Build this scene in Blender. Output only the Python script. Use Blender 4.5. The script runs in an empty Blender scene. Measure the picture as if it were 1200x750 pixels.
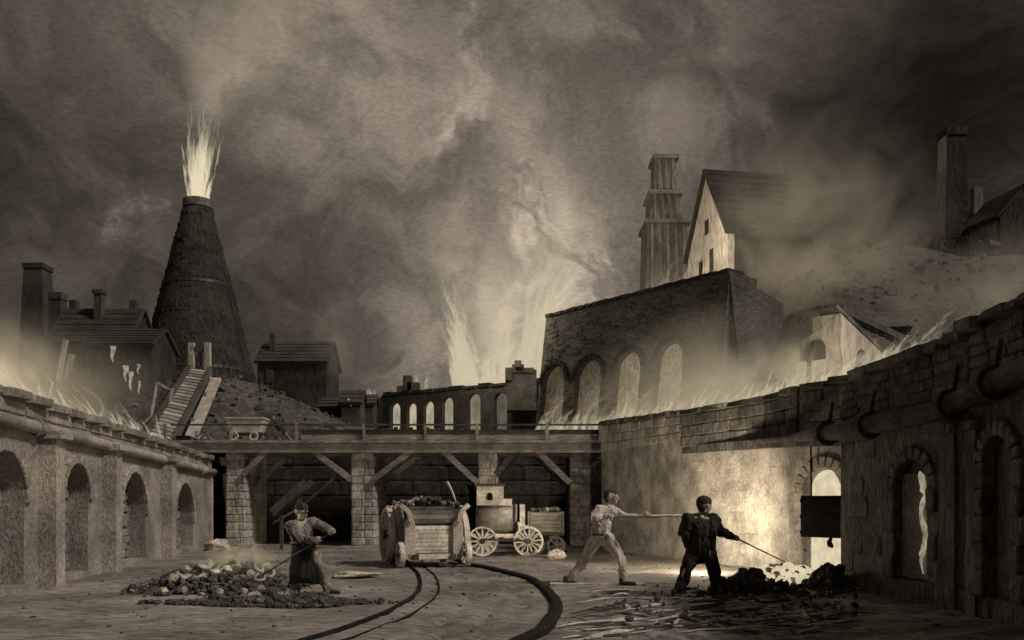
import bpy, bmesh, math, random
from mathutils import Vector, Matrix, noise as mn
random.seed(7)
R = math.radians
SC = bpy.context.scene
COL = SC.collection
V = Vector
CAMH, F, HOR = 1.5, 1000.0, 590.0

# ------------------------------------------------------------------ camera
cam_d = bpy.data.cameras.new('camera'); cam = bpy.data.objects.new('camera', cam_d); COL.objects.link(cam)
cam.location = (0, 0, CAMH); cam.rotation_euler = (R(90), 0, 0)
cam_d.sensor_width = 36; cam_d.lens = 30.0
cam_d.shift_y = (HOR - 375) / 1200.0
cam_d.clip_end = 3000; cam_d.clip_start = 0.1
SC.camera = cam
SC.view_settings.view_transform = 'Standard'; SC.view_settings.look = 'None'
SC.view_settings.exposure = 0; SC.view_settings.gamma = 1
SC.cycles.transparent_max_bounces = 40
SC.cycles.max_bounces = 5; SC.cycles.diffuse_bounces = 2; SC.cycles.volume_bounces = 1
SC.cycles.volume_step_rate = 2.0
SC.cycles.volume_max_steps = 128
SC.cycles.sample_clamp_indirect = 4
TINT = (1.0, 0.87, 0.68)           # paper-warm night light
def sep(k, t=(1.0, 0.90, 0.815)): return (k*t[0], k*t[1], k*t[2], 1)
def lit(k): return (k*TINT[0], k*TINT[1], k*TINT[2], 1)

# ------------------------------------------------------------------ node helper
class NT:
    def __init__(s, nt): s.nt = nt; nt.nodes.clear()
    def n(s, t, **kw):
        nd = s.nt.nodes.new(t)
        for k, v in kw.items():
            if k.startswith('i_'): nd.inputs[int(k[2:]) if k[2:].isdigit() else k[2:].replace('_', ' ')].default_value = v
            else: setattr(nd, k, v)
        return nd
    def l(s, a, b): s.nt.links.new(a, b)
    def math(s, op, a, b=None, c=None, clamp=False):
        nd = s.nt.nodes.new('ShaderNodeMath'); nd.operation = op; nd.use_clamp = clamp
        for i, x in enumerate((a, b, c)):
            if x is None: continue
            if isinstance(x, (int, float)): nd.inputs[i].default_value = x
            else: s.l(x, nd.inputs[i])
        return nd.outputs[0]
    def vscale(s, vec, sc):
        nd = s.nt.nodes.new('ShaderNodeVectorMath'); nd.operation = 'MULTIPLY'
        s.l(vec, nd.inputs[0]); nd.inputs[1].default_value = sc
        return nd.outputs[0]
    def noise(s, vec, scale, detail=4, rough=.55, dist=0.0):
        nd = s.nt.nodes.new('ShaderNodeTexNoise'); nd.inputs['Scale'].default_value = scale
        nd.inputs['Detail'].default_value = detail; nd.inputs['Roughness'].default_value = rough
        nd.inputs['Distortion'].default_value = dist
        s.l(vec, nd.inputs['Vector']); return nd.outputs['Fac']
    def ramp(s, fac, stops):
        nd = s.nt.nodes.new('ShaderNodeMapRange')
        nd.inputs['From Min'].default_value, nd.inputs['From Max'].default_value = stops[0]
        nd.inputs['To Min'].default_value, nd.inputs['To Max'].default_value = stops[1]
        nd.interpolation_type = 'SMOOTHSTEP'
        s.l(fac, nd.inputs['Value']); return nd.outputs['Result']

# ------------------------------------------------------------------ world: cloudy night sky lit by the furnaces
def px_dir(px, py): return V(((px-600)/F, 1, (HOR-py)/F)).normalized()
W = bpy.data.worlds.new('World'); SC.world = W; W.use_nodes = True
w = NT(W.node_tree)
out = w.n('ShaderNodeOutputWorld'); bg = w.n('ShaderNodeBackground')
tc = w.n('ShaderNodeTexCoord'); D = tc.outputs['Generated']
sp = w.n('ShaderNodeSeparateXYZ'); w.l(D, sp.inputs[0])
# cloud deck: the ray carried up to a flat layer
den = w.math('ADD', w.math('MAXIMUM', sp.outputs[2], 0.0), 0.22)
cx = w.math('DIVIDE', sp.outputs[0], den); cy = w.math('DIVIDE', sp.outputs[1], den)
cmb = w.n('ShaderNodeCombineXYZ'); w.l(cx, cmb.inputs[0]); w.l(cy, cmb.inputs[1]); cmb.inputs[2].default_value = 2.3
rot = w.n('ShaderNodeVectorRotate', rotation_type='Z_AXIS'); w.l(cmb.outputs[0], rot.inputs['Vector']); rot.inputs['Angle'].default_value = R(-25)
CL = w.vscale(rot.outputs[0], (1.0, 1.25, 1))
wn = w.n('ShaderNodeTexNoise'); wn.inputs['Scale'].default_value = 2.6; wn.inputs['Detail'].default_value = 5; w.l(D, wn.inputs['Vector'])
wsub = w.n('ShaderNodeVectorMath', operation='SUBTRACT'); w.l(wn.outputs['Color'], wsub.inputs[0]); wsub.inputs[1].default_value = (.5, .5, .5)
wsc = w.n('ShaderNodeVectorMath', operation='SCALE'); w.l(wsub.outputs[0], wsc.inputs[0]); wsc.inputs['Scale'].default_value = .55
wad = w.n('ShaderNodeVectorMath', operation='ADD'); w.l(D, wad.inputs[0]); w.l(wsc.outputs[0], wad.inputs[1])
WD = w.vscale(wad.outputs[0], (1.0, 1.0, 1.55))
n1 = w.noise(WD, 2.4, 6, .55, .2)
n2 = w.noise(WD, 6.5, 9, .62, .35)
n3 = w.noise(WD, 4.2, 8, .6, .6)
glow = None
BL = [(150, 40, 210, .055), (330, 90, 75, .040), (262, 110, 32, .04), (292, 55, 50, .045), (340, 10, 70, .03), (590, 330, 125, .072), (560, 420, 90, .11), (660, 340, 80, .08),
      (470, 130, 170, .050), (700, 240, 110, .045), (820, 130, 110, .03), (640, 60, 180, .012), (340, 310, 130, -.036), (80, 260, 140, -.034),
      (1000, 190, 130, -.036), (1120, 60, 120, -.012), (275, 40, 50, -.05), (560, 30, 60, -.035), (20, 390, 80, .02)]
for px, py, sg, amp in BL:
    d = px_dir(px, py)
    vm = w.n('ShaderNodeVectorMath', operation='DOT_PRODUCT'); w.l(D, vm.inputs[0]); vm.inputs[1].default_value = d
    s2 = (sg/1000)**2
    g = w.math('MULTIPLY', w.math('EXPONENT', w.math('MULTIPLY', w.math('SUBTRACT', vm.outputs['Value'], 1.0), 1/s2)), amp)
    glow = g if glow is None else w.math('ADD', glow, g)
base = w.math('MAXIMUM', w.math('ADD', glow, 0.053), 0.012)
c1 = w.ramp(n1, ((.34, .66), (.58, 1.40)))
c2 = w.ramp(n2, ((.36, .62), (.68, 1.30)))
# torn bright cloud edges, strongest where the glow is
w1 = w.ramp(n3, ((.52, .70), (0.0, 1.0)))
w2 = w.ramp(n2, ((.50, .58), (0.0, 1.0)))
wis = w.math('MULTIPLY', w.math('MULTIPLY', w1, w2), w.math('MULTIPLY', base, 1.35))
val = w.math('ADD', w.math('MULTIPLY', w.math('MULTIPLY', base, c1), c2), wis)
# fine engraved-looking grain of the overcast
gr = w.noise(w.vscale(D, (170, 170, 420)), 1.0, 2, .7)
val = w.math('MULTIPLY', val, w.ramp(gr, ((.25, .75), (.86, 1.14))))
mx = w.n('ShaderNodeVectorMath', operation='SCALE'); mx.inputs[0].default_value = (1.0, .825, .64); w.l(val, mx.inputs['Scale'])
w.l(mx.outputs[0], bg.inputs['Color']); bg.inputs['Strength'].default_value = 1.0
w.l(bg.outputs[0], out.inputs['Surface'])

# sun lamp added for form and front light; no moon is seen
sd = bpy.data.lights.new('fill_sun', 'SUN'); so = bpy.data.objects.new('fill_sun', sd); COL.objects.link(so)
sd.energy = 2.0; sd.angle = R(8); sd.color = (1.0, .90, .76)
so.rotation_euler = V((0.66, -0.28, .70)).to_track_quat('Z', 'Y').to_euler()

def fire_light(loc, watt, rad=.4, col=(1.0, .87, .62)):
    ld = bpy.data.lights.new('firelight', 'POINT'); o = bpy.data.objects.new('firelight', ld); COL.objects.link(o)
    ld.energy = watt; ld.shadow_soft_size = rad; ld.color = col; o.location = loc; return o

# ------------------------------------------------------------------ geometry helpers
def G(px, py): d = F*CAMH/(py-HOR); return V(((px-600)*d/F, d, 0))
def P(px, py, d): return V(((px-600)*d/F, d, CAMH+(HOR-py)*d/F))
def tag(o, label=None, cat=None, group=None, kind=None):
    if label: o['label'] = label
    if cat: o['category'] = cat
    if group: o['group'] = group
    if kind: o['kind'] = kind
    return o
def thing(name, label, cat, loc=(0, 0, 0), rz=0, group=None, kind=None):
    o = bpy.data.objects.new(name, None); COL.objects.link(o); o.location = loc; o.rotation_euler = (0, 0, rz)
    o.empty_display_size = .2
    return tag(o, label, cat, group, kind)
class MB:
    def __init__(s): s.v = []; s.f = []
    def box(s, c, size, rz=0, M=None):
        hx, hy, hz = size[0]/2, size[1]/2, size[2]/2
        m = M if M is not None else Matrix.Rotation(rz, 3, 'Z')
        k = len(s.v); c = V(c)
        for x, y, z in ((-hx, -hy, -hz), (hx, -hy, -hz), (hx, hy, -hz), (-hx, hy, -hz), (-hx, -hy, hz), (hx, -hy, hz), (hx, hy, hz), (-hx, hy, hz)):
            s.v.append(c + m @ V((x, y, z)))
        for f in ((0, 3, 2, 1), (4, 5, 6, 7), (0, 1, 5, 4), (1, 2, 6, 5), (2, 3, 7, 6), (3, 0, 4, 7)): s.f.append([k+i for i in f])
        return s
    def bar(s, a, b, wd, ht, up=(0, 0, 1)):
        a, b = V(a), V(b); d = (b-a); L = d.length; d.normalize(); up = V(up)
        if abs(d.dot(up)) > .98: up = V((0, 1, 0))
        x = d.cross(up).normalized(); z = x.cross(d)
        return s.box((a+b)/2, (wd, L, ht), M=Matrix((x, d, z)).transposed())
    def hexa(s, pts):
        k = len(s.v); s.v += [V(p) for p in pts]
        for f in ((0, 3, 2, 1), (4, 5, 6, 7), (0, 1, 5, 4), (1, 2, 6, 5), (2, 3, 7, 6), (3, 0, 4, 7)): s.f.append([k+i for i in f])
        return s
    def tube(s, pts, radii, n=10, cap=True, sq=1.0):
        pts = [V(p) for p in pts]
        if isinstance(radii, (int, float)): radii = [radii]*len(pts)
        k = len(s.v); prev = None
        for i, p in enumerate(pts):
            t = (pts[min(i+1, len(pts)-1)]-pts[max(i-1, 0)])
            t = t.normalized() if t.length > 1e-9 else V((0, 0, 1))
            if prev is None:
                a = V((0, 0, 1)) if abs(t.z) < .9 else V((1, 0, 0))
                x = t.cross(a).normalized()
            else:
                x = (prev - t*prev.dot(t)).normalized()
            prev = x; y = t.cross(x)
            for j in range(n):
                an = 2*math.pi*j/n
                s.v.append(p + (x*math.cos(an)+y*math.sin(an)*sq)*radii[i])
        for i in range(len(pts)-1):
            for j in range(n):
                s.f.append([k+i*n+j, k+i*n+(j+1) % n, k+(i+1)*n+(j+1) % n, k+(i+1)*n+j])
        if cap:
            s.f.append([k+j for j in range(n)][::-1]); s.f.append([k+(len(pts)-1)*n+j for j in range(n)])
        return s
    def cyl(s, a, b, r, r2=None, n=16): return s.tube([a, b], [r, r if r2 is None else r2], n)
    def capsule(s, a, ra, b, rb, n=12):
        a, b = V(a), V(b); d = b-a
        if d.length < 1e-5: d = V((0, 0, 1)); b = a + d*1e-3
        t = d.normalized(); pts = []; rr = []
        for q in (.0, .12, .35, .65, 1.0):
            an = q*math.pi/2
            pts.append(a - t*ra*math.cos(an)); rr.append(max(ra*math.sin(an), ra*.03))
        for q in (1.0, .65, .35, .12, .0):
            an = q*math.pi/2
            pts.append(b + t*rb*math.cos(an)); rr.append(max(rb*math.sin(an), rb*.03))
        return s.tube(pts, rr, n)
    def prism(s, poly, ext):
        """poly: 3D points in a plane, ext: extrusion vector"""
        k = len(s.v); n = len(poly); ext = V(ext)
        s.v += [V(p) for p in poly] + [V(p)+ext for p in poly]
        s.f.append(list(range(k, k+n))[::-1]); s.f.append(list(range(k+n, k+2*n)))
        for i in range(n): s.f.append([k+i, k+(i+1) % n, k+n+(i+1) % n, k+n+i])
        return s
    def quad(s, a, b, c, d):
        k = len(s.v); s.v += [V(a), V(b), V(c), V(d)]; s.f.append([k, k+1, k+2, k+3]); return s
    def mesh(s, name, off=V((0, 0, 0)), fix=True):
        me = bpy.data.meshes.new(name); me.from_pydata([tuple(p-off) for p in s.v], [], s.f)
        if fix:
            bm = bmesh.new(); bm.from_mesh(me); bmesh.ops.recalc_face_normals(bm, faces=bm.faces); bm.to_mesh(me); bm.free()
        return me
    def build(s, name, mat, parent=None, smooth=False, local=False, label=None, fix=True):
        off = V((0, 0, 0))
        if parent is not None and not local:
            off = V(parent.location)
            q = parent.parent
            while q is not None: off += V(q.location); q = q.parent
        me = s.mesh(name, off, fix); me.materials.append(mat)
        if smooth: me.polygons.foreach_set('use_smooth', [True]*len(me.polygons))
        o = bpy.data.objects.new(name, me); COL.objects.link(o)
        if parent is not None: o.parent = parent
        if label: o['label'] = label
        return o
def inst(name, mesh, parent, loc, size, rot=(0, 0, 0)):
    o = bpy.data.objects.new(name, mesh); COL.objects.link(o)
    o.parent = parent; o.location = V(loc) - V(parent.location) if parent else V(loc); o.scale = size; o.rotation_euler = rot
    return o
def root_mesh(o, name, label, cat, loc):
    """give a mesh-only thing an origin near its base"""
    return o
def copy_tree(o, parent=None):
    c = o.copy(); COL.objects.link(c)
    if parent is not None: c.parent = parent
    for ch in list(o.children): copy_tree(ch, c)
    return c
def lerp(a, b, t): return a + (b-a)*t
def sstep(x, a, b):
    t = max(0, min(1, (x-a)/(b-a))); return t*t*(3-2*t)
def interp(x, xs, ys):
    if x <= xs[0]: return ys[0]
    for i in range(len(xs)-1):
        if x <= xs[i+1]: return lerp(ys[i], ys[i+1], (x-xs[i])/(xs[i+1]-xs[i]))
    return ys[-1]
def spline(pts, n=12):
    pts = [V(p) for p in pts]; o = []
    for i in range(len(pts)-1):
        p0 = pts[max(i-1, 0)]; p1 = pts[i]; p2 = pts[i+1]; p3 = pts[min(i+2, len(pts)-1)]
        for k in range(n):
            t = k/n; o.append(.5*((2*p1)+(p2-p0)*t+(2*p0-5*p1+4*p2-p3)*t*t+(3*p1-p0-3*p2+p3)*t*t*t))
    o.append(pts[-1]); return o

# ------------------------------------------------------------------ materials
def mat(name, col, rough=.9, var=.35, scale=1.2, streak=(1, 1, 1), fine=14, fvar=.3, bump=.5, bdist=.03, metal=0.0, spec=.25):
    m = bpy.data.materials.new(name); m.use_nodes = True; t = NT(m.node_tree)
    o = t.n('ShaderNodeOutputMaterial'); b = t.n('ShaderNodeBsdfPrincipled')
    g = t.n('ShaderNodeNewGeometry'); P_ = g.outputs['Position']
    big = t.noise(P_, scale, 5, .6); st = t.noise(t.vscale(P_, streak), fine, 4, .7, .3)
    k = t.math('MULTIPLY', t.ramp(big, ((.3, .7), (1-var, 1+var))), t.ramp(st, ((.3, .7), (1-fvar, 1+fvar))))
    oi = t.n('ShaderNodeObjectInfo')
    k = t.math('MULTIPLY', k, t.ramp(oi.outputs['Random'], ((0, 1), (.86, 1.12))))
    vm = t.n('ShaderNodeVectorMath', operation='SCALE'); vm.inputs[0].default_value = sep(col)[:3]; t.l(k, vm.inputs['Scale'])
    t.l(vm.outputs[0], b.inputs['Base Color']); b.inputs['Roughness'].default_value = rough; b.inputs['Metallic'].default_value = metal
    b.inputs['Specular IOR Level'].default_value = spec
    bp = t.n('ShaderNodeBump'); bp.inputs['Strength'].default_value = bump; bp.inputs['Distance'].default_value = bdist
    t.l(t.math('ADD', st, t.math('MULTIPLY', big, .6)), bp.inputs['Height']); t.l(bp.outputs[0], b.inputs['Normal'])
    t.l(b.outputs[0], o.inputs['Surface'])
    return m
VS = (1, 1, .7)      # vertical weathering
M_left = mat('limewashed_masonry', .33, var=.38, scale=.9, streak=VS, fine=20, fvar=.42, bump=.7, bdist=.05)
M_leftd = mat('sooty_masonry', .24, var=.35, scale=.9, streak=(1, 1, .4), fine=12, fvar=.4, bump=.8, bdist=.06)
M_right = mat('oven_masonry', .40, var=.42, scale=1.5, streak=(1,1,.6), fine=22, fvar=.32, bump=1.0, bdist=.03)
M_dark = mat('dark_masonry', .125, var=.45, scale=1.0, streak=(1, 1, .35), fine=11, fvar=.5, bump=1.0, bdist=.08)  # near range: shade of the unlit wall put into a darker colour
M_dstone = mat('dark_stone', .13, var=.45, scale=1.6, streak=(1, 1, .5), fine=10, fvar=.5, bump=1.0, bdist=.06)  # stones to match, same shade put into the colour
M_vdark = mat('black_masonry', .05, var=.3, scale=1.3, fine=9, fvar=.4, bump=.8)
M_pier = mat('pier_stone', .40, var=.3, scale=1.4, streak=(1, 1, .5), fine=12, fvar=.4, bump=.8, bdist=.04)
M_wood = mat('weathered_timber', .23, var=.3, scale=1.2, streak=(.2, 1, 1.5), fine=16, fvar=.4, bump=.5, bdist=.02)
M_woodp = mat('pale_timber', .50, var=.25, scale=2, streak=(.5, 1, 2), fine=22, fvar=.3, bump=.4, bdist=.01)
M_woodd = mat('dark_timber', .08, var=.3, scale=1.2, streak=(.2, 1, 1), fine=16, fvar=.4, bump=.5)
M_iron = mat('rusted_iron', .06, rough=.55, var=.3, scale=3, fine=20, fvar=.3, bump=.3, bdist=.01, metal=.35, spec=.5)
M_ironp = mat('worn_pale_iron', .66, rough=.5, var=.3, scale=4, streak=(.6, 1, 2.2), fine=22, fvar=.35, bump=.35, bdist=.01, spec=.5)
M_ironb = mat('black_iron', .008, rough=.95, var=.3, scale=3, fine=20, fvar=.3, bump=.3, bdist=.01, spec=.03)
M_pipe = mat('pitted_pipe_iron', .07, rough=.85, var=.35, scale=3, streak=(1, .3, 1), fine=18, fvar=.45, bump=.6, bdist=.02, spec=.15)
M_coke = mat('dull_coke', .09, rough=.75, var=.6, scale=6, fine=30, fvar=.5, bump=1, bdist=.03, spec=.35)
M_cokep = mat('ashy_coke', .38, rough=.8, var=.5, scale=6, fine=30, fvar=.5, bump=1, bdist=.03)
M_far = mat('distant_masonry', .034, var=.3, scale=.35, streak=(1, 1, .5), fine=3.5, fvar=.5, bump=.6, bdist=.15)
M_big = mat('battered_brick', .10, var=.3, scale=.35, streak=(.5, .5, 1.6), fine=5, fvar=.5, bump=.8, bdist=.1)
M_cone = mat('cone_brick', .042, var=.3, scale=.4, streak=(1, 1, .6), fine=3.5, fvar=.4, bump=.8, bdist=.15)
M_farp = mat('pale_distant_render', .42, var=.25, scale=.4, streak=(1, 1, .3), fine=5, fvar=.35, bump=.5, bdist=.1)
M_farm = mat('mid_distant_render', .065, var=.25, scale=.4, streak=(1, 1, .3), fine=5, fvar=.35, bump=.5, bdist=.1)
M_tower = mat('tower_masonry', .24, var=.25, scale=.4, streak=(1, 1, .3), fine=5, fvar=.35, bump=.5, bdist=.1)
M_roof = mat('slate_roof', .05, var=.3, scale=.6, streak=(1, 1, 2), fine=5, fvar=.5, bump=.8, bdist=.1)
M_arch = mat('limewashed_infill', .66, var=.25, scale=.8, streak=(1, 1, .5), fine=9, fvar=.45, bump=.6, bdist=.05)
M_bank = mat('cinder_bank', .075, var=.45, scale=.25, fine=2.2, fvar=.5, bump=1, bdist=.4)
M_ground = mat('trodden_cinder_ground', .23, var=.38, scale=.55, streak=(.35, 1.3, 1), fine=9, fvar=.5, bump=1.0, bdist=.07)
M_rail = mat('rail_iron', .02, rough=.95, var=.3, scale=3, fine=20, fvar=.4, bump=.5, bdist=.01, spec=.05)
M_boiler = mat('boiler_iron', .30, rough=.45, var=.3, scale=4, fine=22, fvar=.35, bump=.3, bdist=.01, spec=.6)
M_skin = mat('skin', .50, rough=.6, var=.12, scale=9, fine=60, fvar=.1, bump=.1, bdist=.002, spec=.3)
M_hair = mat('dark_hair', .05, rough=.6, var=.3, scale=30, fine=120, fvar=.5, bump=1, bdist=.01)
M_shirt = mat('pale_linen', .80, rough=.95, var=.12, scale=5, streak=(1, 1, .6), fine=24, fvar=.16, bump=.9, bdist=.03)
M_breech = mat('pale_canvas_trousers', .74, rough=.95, var=.15, scale=4, streak=(1, 1, .3), fine=20, fvar=.2, bump=.9, bdist=.03)
M_dcoat = mat('black_wool', .055, rough=1, var=.3, scale=5, streak=(1, 1, .4), fine=22, fvar=.5, bump=.9, bdist=.03, spec=.1)
M_gcoat = mat('grey_smock', .19, rough=1, var=.3, scale=5, streak=(1, 1, .4), fine=22, fvar=.4, bump=.9, bdist=.03)
M_apron = mat('leather_apron', .028, rough=.9, var=.4, scale=3, streak=(1, 1, .25), fine=18, fvar=.5, bump=.9, bdist=.03)
M_boot = mat('boot_leather', .06, rough=.6, var=.3, scale=8, fine=40, fvar=.3, bump=.3, bdist=.005)
M_ash = mat('pale_ash', .55, var=.3, scale=3, fine=14, fvar=.4, bump=.8)

def fire_mat(name, strength, soft=1.4, amin=.0, cut=(.30, .62), nscale=3.0, nz=.35, col=(1, .87, .60)):
    """glowing gas: bright in the middle of each tongue, fading at its rim"""
    m = bpy.data.materials.new(name); m.use_nodes = True; t = NT(m.node_tree)
    o = t.n('ShaderNodeOutputMaterial'); e = t.n('ShaderNodeEmission'); tr = t.n('ShaderNodeBsdfTransparent'); mx = t.n('ShaderNodeMixShader')
    e.inputs['Color'].default_value = (*col, 1); e.inputs['Strength'].default_value = strength
    lw = t.n('ShaderNodeLayerWeight'); lw.inputs['Blend'].default_value = .5
    fac = t.math('POWER', t.math('SUBTRACT', 1.0, lw.outputs['Facing'], clamp=True), soft)
    g = t.n('ShaderNodeNewGeometry')
    n = t.noise(t.vscale(g.outputs['Position'], (1, 1, nz)), nscale, 4, .6, .6)
    a = t.math('MULTIPLY', fac, t.ramp(n, (cut, (amin, 1.0))), clamp=True)
    uv = t.n('ShaderNodeAttribute'); uv.attribute_name = 'fade'
    a = t.math('MULTIPLY', a, uv.outputs['Fac'])
    t.l(a, mx.inputs[0]); t.l(tr.outputs[0], mx.inputs[1]); t.l(e.outputs[0], mx.inputs[2]); t.l(mx.outputs[0], o.inputs['Surface'])
    return m
M_flame = fire_mat('flame_gas', .60, soft=2.3, cut=(.36, .64), nscale=4.5, nz=.5)
M_flame_hot = fire_mat('hot_flame_gas', .80, soft=1.8, cut=(.30, .58), amin=.12, nscale=2.5, nz=.35)
M_glow = bpy.data.materials.new('oven_fire'); M_glow.use_nodes = True
t = NT(M_glow.node_tree); o_ = t.n('ShaderNodeOutputMaterial'); e_ = t.n('ShaderNodeEmission'); g_ = t.n('ShaderNodeNewGeometry')
e_.inputs['Color'].default_value = (1, .86, .58, 1)
t.l(t.ramp(t.noise(g_.outputs['Position'], 5, 4, .6), ((.3, .7), (.60, .80))), e_.inputs['Strength']); t.l(e_.outputs[0], o_.inputs['Surface'])
M_glowd = bpy.data.materials.new('dim_fire'); M_glowd.use_nodes = True
t = NT(M_glowd.node_tree); o_ = t.n('ShaderNodeOutputMaterial'); e_ = t.n('ShaderNodeEmission'); g_ = t.n('ShaderNodeNewGeometry')
e_.inputs['Color'].default_value = (1, .88, .64, 1)
t.l(t.ramp(t.noise(g_.outputs['Position'], 4, 5, .7), ((.35, .65), (.16, .42))), e_.inputs['Strength']); t.l(e_.outputs[0], o_.inputs['Surface'])

def smoke_mat(name, dens, emis=0.0, nscale=1.0, cut=(.42, .66), nz=1.0, fall=1.2, aniso=.2, alb=.9):
    m = bpy.data.materials.new(name); m.use_nodes = True; t = NT(m.node_tree)
    o = t.n('ShaderNodeOutputMaterial'); pv = t.n('ShaderNodeVolumePrincipled')
    tcx = t.n('ShaderNodeTexCoord'); g = t.n('ShaderNodeNewGeometry')
    ln = t.n('ShaderNodeVectorMath', operation='LENGTH'); t.l(tcx.outputs['Object'], ln.inputs[0])
    f = t.math('POWER', t.math('SUBTRACT', 1.0, ln.outputs['Value'], clamp=True), fall)
    n = t.noise(t.vscale(g.outputs['Position'], (1, 1, nz)), nscale, 5, .6, .8)
    k = t.math('MULTIPLY', f, t.ramp(n, (cut, (0.0, 1.0))))
    t.l(t.math('MULTIPLY', k, dens), pv.inputs['Density'])
    pv.inputs['Color'].default_value = (alb, alb*.93, alb*.80, 1); pv.inputs['Anisotropy'].default_value = aniso
    if emis:
        t.l(t.math('MULTIPLY', k, emis), pv.inputs['Emission Strength']); pv.inputs['Emission Color'].default_value = (1, .86, .60, 1)  # glow of the fires on the smoke is put in as its own emission
    t.l(pv.outputs[0], o.inputs['Volume'])
    return m
ICO = None
def unit_sphere(mat_):
    me = bpy.data.meshes.new('puff'); bm = bmesh.new(); bmesh.ops.create_icosphere(bm, subdivisions=3, radius=1.0); bm.to_mesh(me); bm.free()
    me.materials.append(mat_); return me
def puff(name, me, loc, size, rot=(0, 0, 0), label=None, cat='smoke', group=None, kind='stuff'):
    o = bpy.data.objects.new(name, me); COL.objects.link(o); o.location = loc; o.scale = size; o.rotation_euler = rot
    return tag(o, label, cat, group, kind)

# irregular chamfered stones, shared by every masonry face
def stone_mesh(seed, m, jit=.10, bev=.10):
    rnd = random.Random(seed); bm = bmesh.new(); bmesh.ops.create_cube(bm, size=1.0)
    for v in bm.verts:
        v.co += V((rnd.uniform(-jit, jit)*.5, rnd.uniform(-jit, jit), rnd.uniform(-jit, jit)*.8))*.6
    bmesh.ops.bevel(bm, geom=list(bm.edges), offset=bev, segments=1, affect='EDGES')
    me = bpy.data.meshes.new('stone'); bm.to_mesh(me); bm.free(); me.materials.append(m); return me
def lump_mesh(seed, m, sub=2, amt=.35, nm='lump'):
    me = bpy.data.meshes.new(nm); bm = bmesh.new(); bmesh.ops.create_icosphere(bm, subdivisions=sub, radius=.5)
    for v in bm.verts:
        n = v.co.normalized(); k = mn.noise(n*1.6+V((seed*7.1, seed*3.3, 0)))*amt*1.5 + mn.noise(n*4+V((seed, seed*5, 1)))*amt*.7
        v.co = n*.5*(1+k)
    rc = random.Random(seed*17+3)
    for _ in range(9 if nm == 'coke_lump' else 4):
        pn = V((rc.uniform(-1, 1), rc.uniform(-1, 1), rc.uniform(-1, 1))).normalized(); lim = rc.uniform(.24, .40)
        for v in bm.verts:
            dv = v.co.dot(pn)-lim
            if dv > 0: v.co -= pn*dv*.95
    bm.to_mesh(me); bm.free(); me.materials.append(m); return me
STN = {k: [stone_mesh(i*13+j, k_m) for i in range(6)] for j, (k, k_m) in enumerate(dict(left=M_left, leftd=M_leftd, dark=M_dstone, pier=M_pier, right=M_right, far=M_far, cone=M_cone, ash=M_ash).items())}
LMP = {k: [lump_mesh(i*5+j*31, k_m, nm='coke_lump') for i in range(5)] for j, (k, k_m) in enumerate(dict(coke=M_coke, ash=M_cokep).items())}
LMPS = {'glow': [lump_mesh(i*3+200, M_glow, nm='coke_lump') for i in range(4)]}

# ------------------------------------------------------------------ wall builder
class Face:
    """a vertical (or battered) wall face from P0 to P1 whose N points to the viewer's side"""
    def __init__(s, p0, p1, z0, zt0, zt1, batter=0.0, side=1):
        s.p0 = V((p0[0], p0[1], 0)); s.p1 = V((p1[0], p1[1], 0)); s.L = (s.p1-s.p0).length; s.T = (s.p1-s.p0).normalized()
        s.N = V((s.T.y, -s.T.x, 0))*side; s.z0, s.zt0, s.zt1, s.b = z0, zt0, zt1, batter
    def zt(s, u): return lerp(s.zt0, s.zt1, u/s.L)
    def pt(s, u, z, dep=0.0):
        zt = s.zt(u); h = max(.01, zt-s.z0)
        return s.p0 + s.T*u + s.N*(-dep + s.b*(1-(z-s.z0)/h)) + V((0, 0, z))
    @property
    def rz(s): return math.atan2(s.T.y, s.T.x)
def archz(u, op):
    uc, wd, zb, ztop = op; r = wd/2; x = (u-uc)/r
    rise = min(r, ztop-zb)
    return ztop - rise + rise*math.sqrt(max(0, 1-x*x))
def wall_face(mb, f, thick, ops=()):
    us = {0.0, f.L}
    for (uc, wd, zb, ztop) in ops:
        for k in range(13): us.add(uc - wd/2*math.cos(math.pi*k/12))
    n = max(1, int(f.L/1.0))
    for k in range(1, n): 
        u = f.L*k/n
        if not any(abs(u-o[0]) < o[1]/2+.05 for o in ops): us.add(u)
    us = sorted(u for u in us if 0 <= u <= f.L+1e-6)
    def q(a, b, c, d): mb.quad(a, b, c, d)
    for i in range(len(us)-1):
        a, b = us[i], us[i+1]; m = (a+b)/2
        if b-a < 1e-5: continue
        op = next((o for o in ops if abs(m-o[0]) < o[1]/2), None)
        if op is None: spans = [(f.z0, f.z0, f.zt(a), f.zt(b))]
        else:
            spans = [(archz(a, op), archz(b, op), f.zt(a), f.zt(b))]
            if op[2] > f.z0+.01: spans.append((f.z0, f.z0, op[2], op[2]))
        for (la, lb, ta, tb) in spans:
            q(f.pt(a, la), f.pt(b, lb), f.pt(b, tb), f.pt(a, ta))
            q(f.pt(b, lb, thick), f.pt(a, la, thick), f.pt(a, ta, thick), f.pt(b, tb, thick))
            q(f.pt(a, ta), f.pt(b, tb), f.pt(b, tb, thick), f.pt(a, ta, thick))
            q(f.pt(a, la, thick), f.pt(b, lb, thick), f.pt(b, lb), f.pt(a, la))
    for o in ops:
        for u in (o[0]-o[1]/2, o[0]+o[1]/2):
            zt = archz(u, o); q(f.pt(u, o[2]), f.pt(u, zt), f.pt(u, zt, thick), f.pt(u, o[2], thick))
    for u in (0, f.L):
        q(f.pt(u, f.z0), f.pt(u, f.zt(u)), f.pt(u, f.zt(u), thick), f.pt(u, f.z0, thick))
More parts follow.
